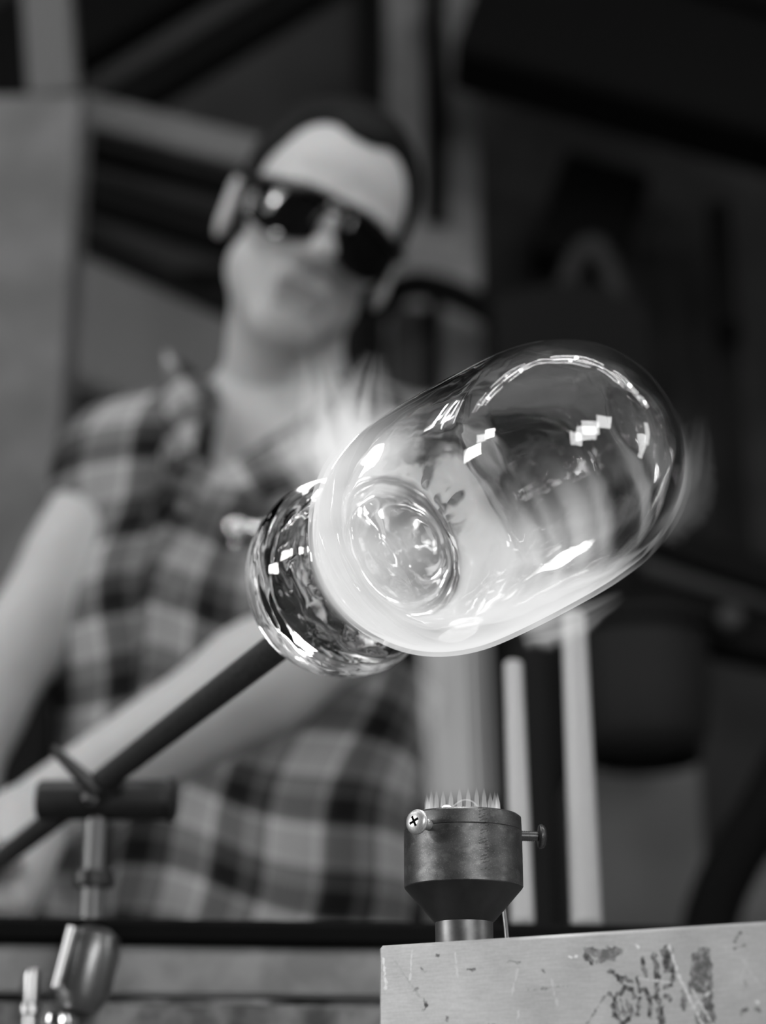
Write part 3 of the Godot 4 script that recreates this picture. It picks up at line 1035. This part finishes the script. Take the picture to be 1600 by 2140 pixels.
func bench() -> void:
	var mottled := noisy("mottled_board", 41, 0.012, 0.23, 0.33, 7.0, 0.75)
	var black := mat("rail_black", 0.004, 0.9)
	var zc := P(400, 1960, 0.97).z
	# bench: top, legs, back guard of boards
	var be := thing("workbench", "steel workbench with a mottled back board under a black rail", "workbench", Transform3D(Basis(), Vector3(0.1, 0, -0.9)))
	var off := -be.position
	obj("top", boxm(Vector3(1.7, 0.04, 0.80), 0.004), mat("bench_steel", 0.12, 0.5, 0.3), be, Transform3D(Basis(), Vector3(0, 0.78, 0.03)))
	for sx in [-0.8, 0.8]:
		for sz in [-0.3, 0.42]:
			obj("leg", boxm(Vector3(0.05, 0.76, 0.05), 0.003), black, be, Transform3D(Basis(), Vector3(sx, 0.38, sz)))
	var y0 := PZ(400, 2086, zc + 0.018).y
	var y1 := PZ(400, 1984, zc + 0.018).y
	var y2 := PZ(400, 1930, zc + 0.018).y
	var r := Basis(Vector3.BACK, deg_to_rad(-0.7)) 
	obj("back_board", boxm(Vector3(1.7, y1 - y0 + 0.004, 0.02), 0.002), mottled, be, Transform3D(r, Vector3(0.1, (y0 + y1) * 0.5 + 0.0015, zc) + off))
	obj("back_board", boxm(Vector3(1.7, y0 - 0.806, 0.02), 0.002), noisy("stained_board", 43, 0.014, 0.10, 0.30, 8.0, 0.75), be, Transform3D(r, Vector3(0.1, (y0 + 0.80) * 0.5 - 0.001, zc - 0.004) + off))
	obj("rail", boxm(Vector3(1.75, y2 - y1, 0.035), 0.003), black, be, Transform3D(r, Vector3(0.1, (y1 + y2) * 0.5, zc) + off))
	# chrome cock on the back board
	var chrome := mat("chrome", 0.75, 0.15, 1.0)
	var tap := thing("gas_cock", "chromed gas cock on the mottled back board below the pipe rest", "tap", Transform3D(Basis(), P(188, 2010, 0.935)))
	obj("body", lathem([Vector2(0, -0.024), Vector2(0.010, -0.024), Vector2(0.014, -0.015), Vector2(0.0145, 0.005), Vector2(0.012, 0.014), Vector2(0.006, 0.0175), Vector2(0, 0.018)], 28), mat("tap_metal", 0.22, 0.35, 0.9), tap, Transform3D(Basis(Vector3.BACK, deg_to_rad(-12)), Vector3.ZERO))
	obj("lever", tubem([Vector3(-0.008, 0.016, 0.012), Vector3(-0.014, -0.014, 0.014)], [0.0028, 0.0024], 12), mat("dull_chrome", 0.5, 0.35, 1.0), tap)
	obj("nut", lathem([Vector2(0, -0.034), Vector2(0.008, -0.034), Vector2(0.009, -0.030), Vector2(0.008, -0.026), Vector2(0, -0.025)], 6), chrome, tap, Transform3D(Basis(), Vector3(-0.012, 0, 0.008)))
	obj("nozzle", tubem([Vector3(-0.012, -0.034, 0.008), Vector3(-0.013, -0.075, 0.006)], [0.005, 0.004], 14), mat("tap_metal", 0.22, 0.35, 0.9), tap)
	tag(obj("gas_nozzle", lathem([Vector2(0, 0), Vector2(0.0042, 0.0), Vector2(0.0042, 0.016), Vector2(0.0055, 0.017), Vector2(0.0055, 0.021), Vector2(0.004, 0.022), Vector2(0.0045, 0.036), Vector2(0.003, 0.039), Vector2(0, 0.039)], 18), mat("dull_chrome", 0.5, 0.35, 1.0), null, Transform3D(Basis(), P(60, 2190, 0.935))), "small bright upright gas nozzle left of the chromed cock", "nozzle")
	# steel block that carries the burner
	var p0 := P(790, 1976, 0.68)
	var p1 := P(1600, 1922, 0.61)
	p1.y = p0.y
	var dir := (p1 - p0).normalized()
	var back := Vector3(dir.z, 0, -dir.x)
	if back.z > 0: back = -back
	var len := 0.34
	var dep := 0.078
	var hgt := p0.y - 0.8005
	var blk := MB.new()
	blk.box(Vector3(len, hgt, dep), 0.0012)
	# front face coordinates for its marks: metres along the face and down from its upper edge
	var bm := blk.mesh(true)
	var arr := bm.surface_get_arrays(0)
	var uv := PackedVector2Array()
	for q in arr[Mesh.ARRAY_VERTEX]:
		uv.append(Vector2((q.x + len * 0.5) / 0.18, (hgt * 0.5 - q.y) / 0.09))
	arr[Mesh.ARRAY_TEX_UV] = uv
	var bm2 := ArrayMesh.new()
	bm2.add_surface_from_arrays(Mesh.PRIMITIVE_TRIANGLES, arr)
	var basis_b := Basis(dir, Vector3.UP, dir.cross(Vector3.UP))
	var steel := mat("scratched_steel", 1.0, 0.42, 0.35)
	steel.albedo_texture = block_skin(p0, dir)
	steel.heightmap_enabled = true
	steel.heightmap_texture = noise_tex(77, 0.03, 0.0, 1.0, 5, 512)
	steel.heightmap_scale = 0.0012
	var o := obj("steel_block", bm2, steel, null, Transform3D(basis_b, p0 + dir * len * 0.5 + back * dep * 0.5 + Vector3(0, -hgt * 0.5, 0)))
	tag(o, "pale scratched steel block with dark paint marks under the burner", "block")
	# glass rods standing behind
	var rod := mat("milky_rod", 0.38, 0.25)
	var ry := P(400, 1936, 1.15).y
	for k in 2:
		var lo: Vector3 = [P(1092, 1937, 1.02), P(1226, 1943, 1.02)][k]
		var hi: Vector3 = [P(1072, 1390, 1.14), P(1198, 1290, 1.15)][k]
		var rr: float = [0.0068, 0.0090][k]
		var u := (hi - lo).normalized()
		var l := (hi - lo).length()
		var g := obj("glass_rod", tubem([lo, lo + u * 0.002, lo + u * 0.004, lo + u * l], [rr * 0.7, rr * 0.93, rr, rr * 0.85], 24), rod)
		tag(g, ["thinner pale glass rod standing just behind the burner", "thicker taller pale glass rod standing right of the burner"][k], "glass rod", "pale glass rods on the rail")

func block_skin(p0: Vector3, dir: Vector3) -> ImageTexture:
	var w := 1024
	var h := 512
	var im := Image.create(w, h, false, Image.FORMAT_RGB8)
	var n1 := FastNoiseLite.new(); n1.seed = 5; n1.frequency = 0.006; n1.fractal_octaves = 4
	var n2 := FastNoiseLite.new(); n2.seed = 6; n2.frequency = 0.05; n2.fractal_octaves = 3
	var g := PackedFloat32Array()
	g.resize(w * h)
	for y in h:
		for x in w:
			var l := 0.52 + 0.09 * n1.get_noise_2d(x, y) + 0.05 * n2.get_noise_2d(x * 0.35, y * 3.0) + 0.03 * n2.get_noise_2d(x * 2.0, y * 2.0)
			g[y * w + x] = l
	var to := func(px: float, py: float) -> Vector2:   # measured mark -> texel on the face
		var d := 1.0 / (1.0 / 0.68 + (1.0 / 0.61 - 1.0 / 0.68) * (px - 790.0) / 810.0)
		var edge := 1976.0 - 54.0 * (px - 790.0) / 810.0
		var t := (P(px, edge, d) - p0).dot(dir)
		return Vector2(t / 0.18 * w, (py - edge) * d / FOCAL * 1.04 / 0.09 * h)
	# dark worn paint: strokes as [width, darkness, x0,y0, x1,y1 ...]
	var dark := [
		[16, 0.55, 1226, 1985, 1262, 1990, 1290, 1983], [10, 0.8, 1222, 1992, 1232, 2003], [8, 0.5, 1245, 2003, 1280, 1996], [7, 0.6, 1268, 1974, 1276, 1981],
		[9, 0.75, 1270, 2022, 1284, 2030, 1296, 2040], [8, 0.6, 1302, 2036, 1314, 2042], [7, 0.7, 1266, 2064, 1276, 2074, 1288, 2066, 1300, 2052, 1312, 2056, 1318, 2072],
		[8, 0.75, 1272, 2086, 1278, 2106, 1292, 2122, 1306, 2112, 1312, 2090], [5, 0.5, 1290, 2078, 1294, 2100, 1300, 2116], [5, 0.5, 1282, 2084, 1286, 2108], [4, 0.5, 1302, 2076, 1306, 2100],
		[6, 0.7, 1326, 2036, 1330, 2060], [7, 0.75, 1328, 2074, 1324, 2106], [7, 0.75, 1340, 2000, 1344, 2030], [8, 0.75, 1340, 2056, 1350, 2080, 1348, 2108],
		[10, 0.7, 1362, 1990, 1368, 2030, 1364, 2070, 1368, 2084], [14, 0.75, 1370, 2094, 1372, 2130], [22, 0.75, 1390, 1984, 1392, 2014], [8, 0.7, 1402, 2020, 1396, 2048, 1384, 2052], [8, 0.6, 1384, 2070, 1392, 2076],
		[12, 0.55, 1448, 1990, 1442, 2030, 1436, 2060], [20, 0.6, 1466, 1984, 1462, 2020, 1454, 2054], [12, 0.6, 1474, 2000, 1474, 2060], [22, 0.65, 1466, 2078, 1470, 2110], [16, 0.6, 1448, 2110, 1462, 2136], [9, 0.55, 1420, 2062, 1418, 2094], [10, 0.7, 1412, 2132, 1424, 2140],
		[4, 0.8, 884, 2078, 890, 2092, 884, 2102], [6, 0.85, 932, 2114, 930, 2120], [3, 0.6, 976, 2020, 990, 2022], [4, 0.6, 1128, 2020, 1134, 2026], [4, 0.7, 910, 1992, 914, 1996], [4, 0.8, 1534, 2104, 1542, 2096, 1546, 2092], [4, 0.7, 1566, 2094, 1574, 2096], [4, 0.7, 1530, 1964, 1546, 1946], [4, 0.5, 1532, 1976, 1550, 1972],
		[3, 0.5, 1060, 2004, 1084, 2006], [3, 0.4, 1018, 2126, 1030, 2128], [3, 0.5, 1548, 2042, 1550, 2046], [3, 0.5, 880, 2020, 888, 2026], [3, 0.5, 862, 2064, 872, 2058], [3, 0.12, 820, 2000, 880, 2080], [3, 0.35, 1216, 2128, 1256, 2072], [2, 0.4, 1100, 2060, 1180, 2052], [3, 0.5, 1478, 2020, 1478, 2140],
	]
	for st in dark:
		for i in range(2, st.size() - 2, 2):
			stroke(g, w, h, to.call(st[i], st[i + 1]), to.call(st[i + 2], st[i + 3]), st[0] * 1.15, -st[1] * 0.62, n2)
	var pale := [[4, 0.6, 1396, 1972, 1412, 2030, 1440, 2090, 1462, 2140], [3, 0.45, 1480, 2058, 1432, 2092], [3, 0.4, 1440, 2060, 1480, 2130], [3, 0.3, 1330, 2036, 1400, 2044], [3, 0.25, 950, 1990, 955, 2040], [3, 0.25, 1080, 2020, 1062, 2080], [3, 0.2, 1148, 2040, 1160, 2090], [2, 0.25, 1540, 1990, 1580, 2050], [2, 0.25, 1560, 1984, 1538, 2040], [3, 0.3, 860, 1985, 856, 2040], [2, 0.3, 1080, 2100, 1070, 2140], [5, 0.5, 800, 2000, 806, 2060], [3, 0.9, 1186, 1995, 1190, 1996], [3, 0.9, 1200, 1994, 1204, 1995], [4, 0.9, 1328, 1970, 1332, 1974], [4, 0.9, 1566, 2078, 1570, 2080]]
	for st in pale:
		for i in range(2, st.size() - 2, 2):
			stroke(g, w, h, to.call(st[i], st[i + 1]), to.call(st[i + 2], st[i + 3]), st[0] * 1.0, st[1] * 0.5, n2)
	for y in h:
		for x in w:
			var s := pow(clampf(g[y * w + x], 0.03, 0.95), 1.0 / 2.2)
			im.set_pixel(x, y, Color(s, s, s))
	return ImageTexture.create_from_image(im)

func stroke(g: PackedFloat32Array, w: int, h: int, a: Vector2, b: Vector2, wide: float, by: float, n: FastNoiseLite) -> void:
	var r := wide * 0.5
	for y in range(maxi(0, int(minf(a.y, b.y) - r - 3)), mini(h, int(maxf(a.y, b.y) + r + 4))):
		for x in range(maxi(0, int(minf(a.x, b.x) - r - 3)), mini(w, int(maxf(a.x, b.x) + r + 4))):
			var p := Vector2(x, y)
			var q := Geometry2D.get_closest_point_to_segment(p, a, b)
			var d := p.distance_to(q) - r + 5.0 * n.get_noise_2d(x * 1.2, y * 1.2)
			var k := clampf(0.5 - d / 3.0, 0.0, 1.0)
			if k > 0.0:
				var worn := 0.75 + 0.6 * n.get_noise_2d(x * 1.1 + 90.0, y * 1.1) if by < 0 else 1.0
				var old := g[y * w + x]
				var goal := maxf(0.05, 0.50 + by) if by < 0 else minf(0.95, 0.5 + by)
				g[y * w + x] = lerpf(old, minf(old, goal) if by < 0 else maxf(old, goal), k * clampf(worn, 0.2, 1.0))

# ------------------------------------------------------------------ burner
func burner_base() -> Vector3:
	var p := P(970, 1965, 0.694)
	p.y = P(790, 1976, 0.68).y
	return p

func burner() -> void:
	var steel := burner_skin()
	var stem_m := noisy("stem_steel", 53, 0.03, 0.12, 0.20, 14.0, 0.42, 0.8)
	var bu := thing("burner", "dark steel ring burner with clamping screws standing on the steel block", "burner", Transform3D(Basis(), burner_base()))
	var v := func(r: float, y: float) -> Vector2: return Vector2(r, y) * 0.001
	obj("stem", lathem([v.call(0, 0), v.call(10.9, 0), v.call(10.9, 10.6), v.call(0, 10.6)], 64), stem_m, bu)
	obj("cone", lathem([v.call(0, 9.6), v.call(10.6, 9.6), v.call(11.6, 10.4), v.call(22.2, 22.4), v.call(22.4, 22.8), v.call(0, 22.8)], 72), noisy("cone_steel", 55, 0.03, 0.018, 0.03, 16.0, 0.5, 0.4), bu)
	obj("body", lathem([v.call(0, 22.7), v.call(22.3, 22.7), v.call(22.6, 23.1), v.call(22.6, 43.6), v.call(22.3, 44.0), v.call(0, 44.0)], 80), steel, bu)
	obj("cap", lathem([v.call(15.6, 43.9), v.call(22.3, 43.9), v.call(22.55, 44.2), v.call(22.4, 49.2), v.call(21.4, 50.0), v.call(17.0, 50.0), v.call(16.2, 49.2), v.call(15.6, 43.9)], 80), steel, bu)
	obj("burner_plate", lathem([v.call(0, 43.9), v.call(15.7, 43.9), v.call(15.7, 48.6), v.call(0, 48.6)], 48), mat("plate_dark", 0.03, 0.6, 0.5), bu)
	var screw_bright := noisy("screw_zinc", 57, 0.1, 0.5, 0.8, 90.0, 0.38, 0.7)
	var screw_dark := noisy("screw_dark", 59, 0.1, 0.06, 0.12, 90.0, 0.4, 0.8)
	var angs := [atan2(0.80, -0.60), atan2(-0.06, 1.0), atan2(-0.9, -0.5)]
	for i in 3:
		var dir := Vector3(cos(angs[i]), [0.02, -0.02, 0.0][i], sin(angs[i])).normalized()
		var out: float = [7.4, 7.6, 5.0][i] * 0.001
		var m: Material = [screw_bright, screw_dark, screw_dark][i]
		var y := Vector3(0, 0.0432, 0)
		var side := dir.cross(Vector3.UP).normalized()
		var xf := Transform3D(Basis(side, dir, side.cross(dir)), y + dir * 0.0215)
		var sc := Node3D.new()
		sc.name = "screw"
		bu.add_child(sc, true)
		sc.transform = xf
		var th := [Vector2(0, -0.003), Vector2(0.0019, -0.003)]
		var yy := 0.0
		while yy < out:
			th.append(Vector2(0.0021, yy)); th.append(Vector2(0.0017, yy + 0.00035))
			yy += 0.0007
		th.append(Vector2(0.0019, out + 0.0005)); th.append(Vector2(0, out + 0.0005))
		var tb := MB.new()
		tb.lathe(th, 20, false, 9.0)
		obj("shank", tb.mesh(), m, sc)
		# pan head with a cross recess
		var hb := MB.new()
		var prof := [Vector2(0, 0), Vector2(0.0041, 0), Vector2(0.0046, 0.0005), Vector2(0.00465, 0.0013), Vector2(0.0042, 0.0022), Vector2(0.0032, 0.0028), Vector2(0.0017, 0.0031), Vector2(0, 0.0031)]
		hb.lathe(prof, 32, false, 1.2)
		var head_xf := Transform3D(Basis(), Vector3(0, out, 0))
		if i == 0:
			var csg := CSGMesh3D.new()
			csg.name = "head"
			csg.mesh = closed_lathe(prof, 40)
			csg.material = m
			sc.add_child(csg, true)
			csg.transform = head_xf
			for k in 2:
				var cut := CSGBox3D.new()
				cut.name = "recess"
				cut.size = Vector3(0.0042, 0.0024, 0.0010)
				cut.operation = CSGShape3D.OPERATION_SUBTRACTION
				cut.material = mat("recess_dark", 0.02, 0.7)
				csg.add_child(cut, true)
				cut.transform = Transform3D(Basis(Vector3.UP, deg_to_rad(25.0 + 90.0 * k)), Vector3(0, 0.0030, 0))
		else:
			obj("head", hb.mesh(), m, sc, head_xf)
	var wire := P(1050, 1880, 0.735)
	var foot := P(1062, 1980, 0.722)
	foot.y = burner_base().y
	tag(obj("ignition_wire", tubem([foot, foot.lerp(wire, 0.5) + Vector3(0.0002, 0, 0), wire, wire + (wire - foot) * 0.25], [0.0009], 10), mat("wire_bright", 0.5, 0.3, 1.0)), "thin bright wire rising from the block behind the burner", "wire")

func burner_skin() -> StandardMaterial3D:
	# oxidised steel: smudges round the wall and a patch of chatter marks; u runs round, v is the height in metres
	var w := 1024
	var h := 256
	var im := Image.create(w, h, false, Image.FORMAT_RGB8)
	var n1 := FastNoiseLite.new(); n1.seed = 15; n1.frequency = 0.012; n1.fractal_octaves = 4
	var n2 := FastNoiseLite.new(); n2.seed = 16; n2.frequency = 0.09; n2.fractal_octaves = 2
	for y in h:
		for x in w:
			var l := 0.095 + 0.045 * n1.get_noise_2d(x, y * 1.4) + 0.012 * n2.get_noise_2d(x, y)
			l += 0.12 * maxf(0.0, n1.get_noise_2d(x * 1.3 + 500.0, y * 1.6) - 0.12)
			if n2.get_noise_2d(x * 2.0 + 300.0, y * 2.0) > 0.52: l += 0.09
			var dx := x - 205.0 - 6.0 * n1.get_noise_2d(3.0, y * 2.0)
			if absf(dx) < 13.0 and y > 40 and fmod(y + dx * 0.45 + 3.0 * n2.get_noise_2d(x, y), 11.0) < 3.5 and n1.get_noise_2d(x + 900.0, y * 3.0) > -0.1: l *= 0.45
			var s := pow(clampf(l, 0.004, 0.5), 1.0 / 2.2)
			im.set_pixel(x, h - 1 - y, Color(s, s, s))
	var m := mat("burner_steel", 1.0, 0.44, 0.7)
	m.albedo_texture = ImageTexture.create_from_image(im)
	m.uv1_scale = Vector3(1, -1.0 / 0.028, 1)
	m.uv1_offset = Vector3(0, 0.05 / 0.028, 0)
	return m

func closed_lathe(prof: Array, seg: int) -> ArrayMesh:   # welded, for booleans
	var m := MB.new()
	m.v.append(Vector3(0, prof[0].y, 0))
	for i in range(1, prof.size() - 1):
		for j in seg:
			m.v.append(Vector3(prof[i].x * cos(TAU * j / seg), prof[i].y, prof[i].x * sin(TAU * j / seg)))
	m.v.append(Vector3(0, prof[-1].y, 0))
	var n := prof.size() - 2
	for j in seg:
		var k := (j + 1) % seg
		m.tri(0, 1 + k, 1 + j)
		for i in n - 1:
			m.quad(1 + i * seg + j, 1 + i * seg + k, 1 + (i + 1) * seg + k, 1 + (i + 1) * seg + j)
		m.tri(m.v.size() - 1, 1 + (n - 1) * seg + j, 1 + (n - 1) * seg + k)
	m.outward()
	return m.mesh()

# ------------------------------------------------------------------ flames: thin sheets of glowing gas
func flame_mat(key: String, power: float) -> StandardMaterial3D:
	var m := mat(key, 0.0, 1.0)
	m.specular_mode = BaseMaterial3D.SPECULAR_DISABLED
	m.transparency = BaseMaterial3D.TRANSPARENCY_ALPHA
	m.vertex_color_use_as_albedo = true
	m.emission_enabled = true
	m.emission = Color.WHITE
	m.emission_energy_multiplier = power
	return m

func sheet(rows: Array, dens: Array, closed := false) -> ArrayMesh:
	var b := MB.new()
	b.grid(rows, closed)
	for r in dens:
		for a in r: b.c.append(Color(1, 1, 1, clampf(a, 0.0, 1.0)))
	var keep := PackedInt32Array()
	for i in range(0, b.idx.size(), 3):
		if b.c[b.idx[i]].a + b.c[b.idx[i + 1]].a + b.c[b.idx[i + 2]].a > 0.006:
			for k in 3: keep.append(b.idx[i + k])
	b.idx = keep
	return b.mesh()

func tongue(path: Array, wide: float, dens: float, bow: float, sd: int, soft := 1.0) -> ArrayMesh:
	var c := spline(path, 10)
	var rows := []
	var al := []
	var n := FastNoiseLite.new()
	n.seed = sd
	n.frequency = 1.0
	n.fractal_octaves = 3
	for i in c.size():
		var t := float(i) / (c.size() - 1)
		var d: Vector3 = (c[mini(i + 1, c.size() - 1)] - c[maxi(i - 1, 0)]).normalized()
		var s := d.cross(Vector3.BACK).normalized()
		var o := s.cross(d)
		var w := wide * (0.55 + 0.45 * sin(PI * minf(1.0, t * 1.1))) * (1.0 - 0.55 * t)
		var r := []
		var a := []
		for j in 25:
			var u := j / 12.0 - 1.0
			var rough := n.get_noise_2d(u * 1.5 + sd, t * 0.8)
			r.append(c[i] + s * u * w * (1.0 + 0.25 * n.get_noise_2d(t * 4.0, sd)) - o * bow * (u * u) * w)
			var e := pow(maxf(0.0, 1.0 - u * u), 2.0) * smoothstep(1.0, 0.35 + 0.25 * n.get_noise_2d(u * 3.0, 7.0 + sd), t) * smoothstep(-0.02, 0.25, t)
			a.append(dens * e * clampf(0.85 + 0.7 * rough, 0.1, 1.3) * soft)
		rows.append(r)
		al.append(a)
	return sheet(rows, al)

func flames() -> void:
	var base := burner_base()
	var fl := thing("gas_flame", "bright gas flame from the burner wrapping the lower left of the glass", "flame", Transform3D(Basis(), base + Vector3(0, 0.049, 0)))
	var inv := fl.transform.affine_inverse()
	var hot := flame_mat("flame_hot", 0.78)
	var soft := flame_mat("flame_soft", 0.56)
	# a row of small jets round the burner mouth
	for i in 26:
		var t := TAU * i / 26.0
		var hgt := 0.0098 + 0.0022 * nz.get_noise_1d(i * 3.7)
		var b := MB.new()
		b.lathe([Vector2(0.0008, 0), Vector2(0.0010, 0.0015), Vector2(0.0008, hgt * 0.6), Vector2(0.0, hgt)], 8, false, 9.0)
		for p in b.v:
			b.c.append(Color(1, 1, 1, 0.26 * pow(1.0 - p.y / hgt, 0.8)))
		obj("jet", b.mesh(), hot, fl, Transform3D(Basis(), Vector3(0.0137 * cos(t), 0.0, 0.0137 * sin(t))))
	# pale column between the burner and the glass
	var col_top := 0.072
	for k in 4:
		var az: float = [90.0, 48.0, 132.0, 80.0][k]
		var wide: float = [0.0170, 0.0150, 0.0150, 0.0115][k]
		var away: float = [0.006, 0.004, 0.004, -0.003][k]
		var o := Vector3(cos(deg_to_rad(az)), 0, sin(deg_to_rad(az)))
		var sd := Vector3(-o.z, 0, o.x)
		var rows := []
		var al := []
		for i in 21:
			var y := col_top * i / 20.0
			var r := []
			var a := []
			for j in 33:
				var u := j / 16.0 - 1.0
				r.append(o * (away - 0.006 * u * u) + sd * u * wide * (1.0 + 0.08 * y / col_top) + Vector3([0.0, 0.0, 0.0, -0.0035][k] - 0.003 * y / col_top, y, 0.008 * y / col_top))
				a.append([0.17, 0.10, 0.10, 0.20][k] * pow(1.0 - u * u * u * u, 1.5) * smoothstep(0.0, 0.012, y) * (1.0 + 0.25 * nz.get_noise_2d(u * 2.0 + k * 9.0, y * 5.0)))
			rows.append(r)
			al.append(a)
		obj("column", sheet(rows, al), soft, fl)
	# sheath of flame lying round the glass: thick beneath and behind, thinning to the front
	var pr := curve(OUTER, 0.0025)
	for k in 2:
		var rows := []
		var al := []
		var gap: float = [0.0016, 0.0034][k]
		for i in pr.size():
			var q: Vector2 = pr[i]
			if q.y < 0.030 or q.y > 0.186: continue
			var dn: Vector2 = (pr[mini(i + 1, pr.size() - 1)] - pr[maxi(i - 1, 0)]).normalized()
			var nn := Vector2(dn.y, -dn.x)
			var r := []
			var a := []
			for j in 160:
				var t := TAU * j / 160
				var dir := glass_xf.basis * Vector3(cos(t), 0, sin(t))
				var w := glass_xf * (Vector3(cos(t) * (q.x + nn.x * gap), q.y + nn.y * gap, sin(t) * (q.x + nn.x * gap)))
				var nw := (dir * nn.x + AX * nn.y).normalized()
				var s := q.y
				var wisp := nz.get_noise_3d(dir.x * 2.0, s * 14.0 + 3.0 * dir.y, dir.z * 2.0)
				var wisp2 := nz.get_noise_3d(dir.x * 0.9 + 4.0, s * 55.0 + 0.6 * dir.y, dir.z * 0.9)
				var down := nw.dot(Vector3(0.06, -0.93, -0.34).normalized())
				var left := nw.dot(Vector3(-0.85, -0.5, 0.1).normalized())
				var under := smoothstep(0.76, 0.96, down + 0.07 * wisp) * smoothstep(0.188, 0.125, s) * lerpf(0.35, 1.0, smoothstep(-0.85, -0.25, nw.z))
				var rear := 0.86 * smoothstep(0.134, 0.060, s + 0.012 * wisp) * smoothstep(-0.3, 0.5, maxf(down, left) + 0.08 * wisp2) * smoothstep(0.8, 0.25, nw.y)
				var veil := 0.32 * smoothstep(0.15, -0.6, nw.z) * clampf(0.5 + 1.7 * wisp2, 0.0, 1.3) * smoothstep(0.8, -0.2, nw.y)
				r.append(inv * w)
				a.append((maxf(under, rear) * 0.86 + veil) * [1.0, 0.45][k] * smoothstep(0.030, 0.042, s))
			rows.append(r)
			al.append(a)
		obj("sheath", sheet(rows, al, true), hot, fl)
	# licking tongues
	var tg := [
		[[P(750, 1075, 0.79), P(722, 950, 0.80), P(696, 850, 0.81), P(672, 735, 0.815)], 0.034, 0.85, 0.5, 3],
		[[P(775, 1050, 0.77), P(752, 920, 0.785), P(762, 820, 0.79), P(785, 725, 0.795)], 0.028, 0.62, -0.4, 8],
		[[P(700, 1050, 0.82), P(655, 930, 0.83), P(642, 830, 0.84), P(622, 720, 0.84)], 0.028, 0.42, 0.5, 14],
		[[P(1350, 1120, 0.74), P(1415, 1030, 0.745), P(1445, 950, 0.75), P(1462, 850, 0.755)], 0.022, 0.12, 0.4, 21],
		[[P(1080, 1330, 0.80), P(1160, 1306, 0.805), P(1230, 1278, 0.81), P(1310, 1235, 0.81)], 0.015, 0.42, 0.3, 25],
		[[P(1010, 1230, 0.76), P(1060, 1120, 0.765), P(1110, 1000, 0.77), P(1150, 880, 0.77)], 0.026, 0.14, 0.4, 33],
		[[P(880, 1240, 0.775), P(880, 1100, 0.78), P(900, 980, 0.785), P(930, 840, 0.79)], 0.028, 0.16, 0.4, 39],
	]
	for g in tg:
		var pts := []
		for p in g[0]: pts.append(inv * p)
		obj("tongue", tongue(pts, g[1], g[2], g[3], g[4]), hot, fl)
	# glowing bead and its loop at the burner mouth
	var white := mat("flame_ember", 0.2, 0.8)
	white.emission_enabled = true
	white.emission = Color.WHITE
	white.emission_energy_multiplier = 3.0
	var bd := SphereMesh.new()
	bd.radius = 0.0021
	bd.height = 0.0030
	obj("ember", bd, white, fl, Transform3D(Basis(), Vector3(-0.0066, 0.0012, 0.0150)))
	var lp := spline([Vector3(-0.005, 0.0015, 0.0148), Vector3(-0.001, 0.0045, 0.0145), Vector3(0.003, 0.0042, 0.0145), Vector3(0.007, 0.0, 0.0145)], 6)
	var lb := MB.new()
	lb.tube(lp, [0.0006, 0.0005, 0.0003], 8)
	for p in lb.v: lb.c.append(Color(1, 1, 1, 0.16))
	obj("loop", lb.mesh(), hot, fl)
	for q in [[P(700, 930, 0.805), 0.02], [base + Vector3(-0.001, 0.095, 0.004), 0.0015]]:
		var l := OmniLight3D.new()
		l.name = "flame_light"
		l.light_energy = q[1]
		l.light_size = 0.005
		l.omni_range = 6.0
		l.omni_attenuation = 2.0
		l.shadow_enabled = true
		add_child(l, true)
		l.position = q[0]
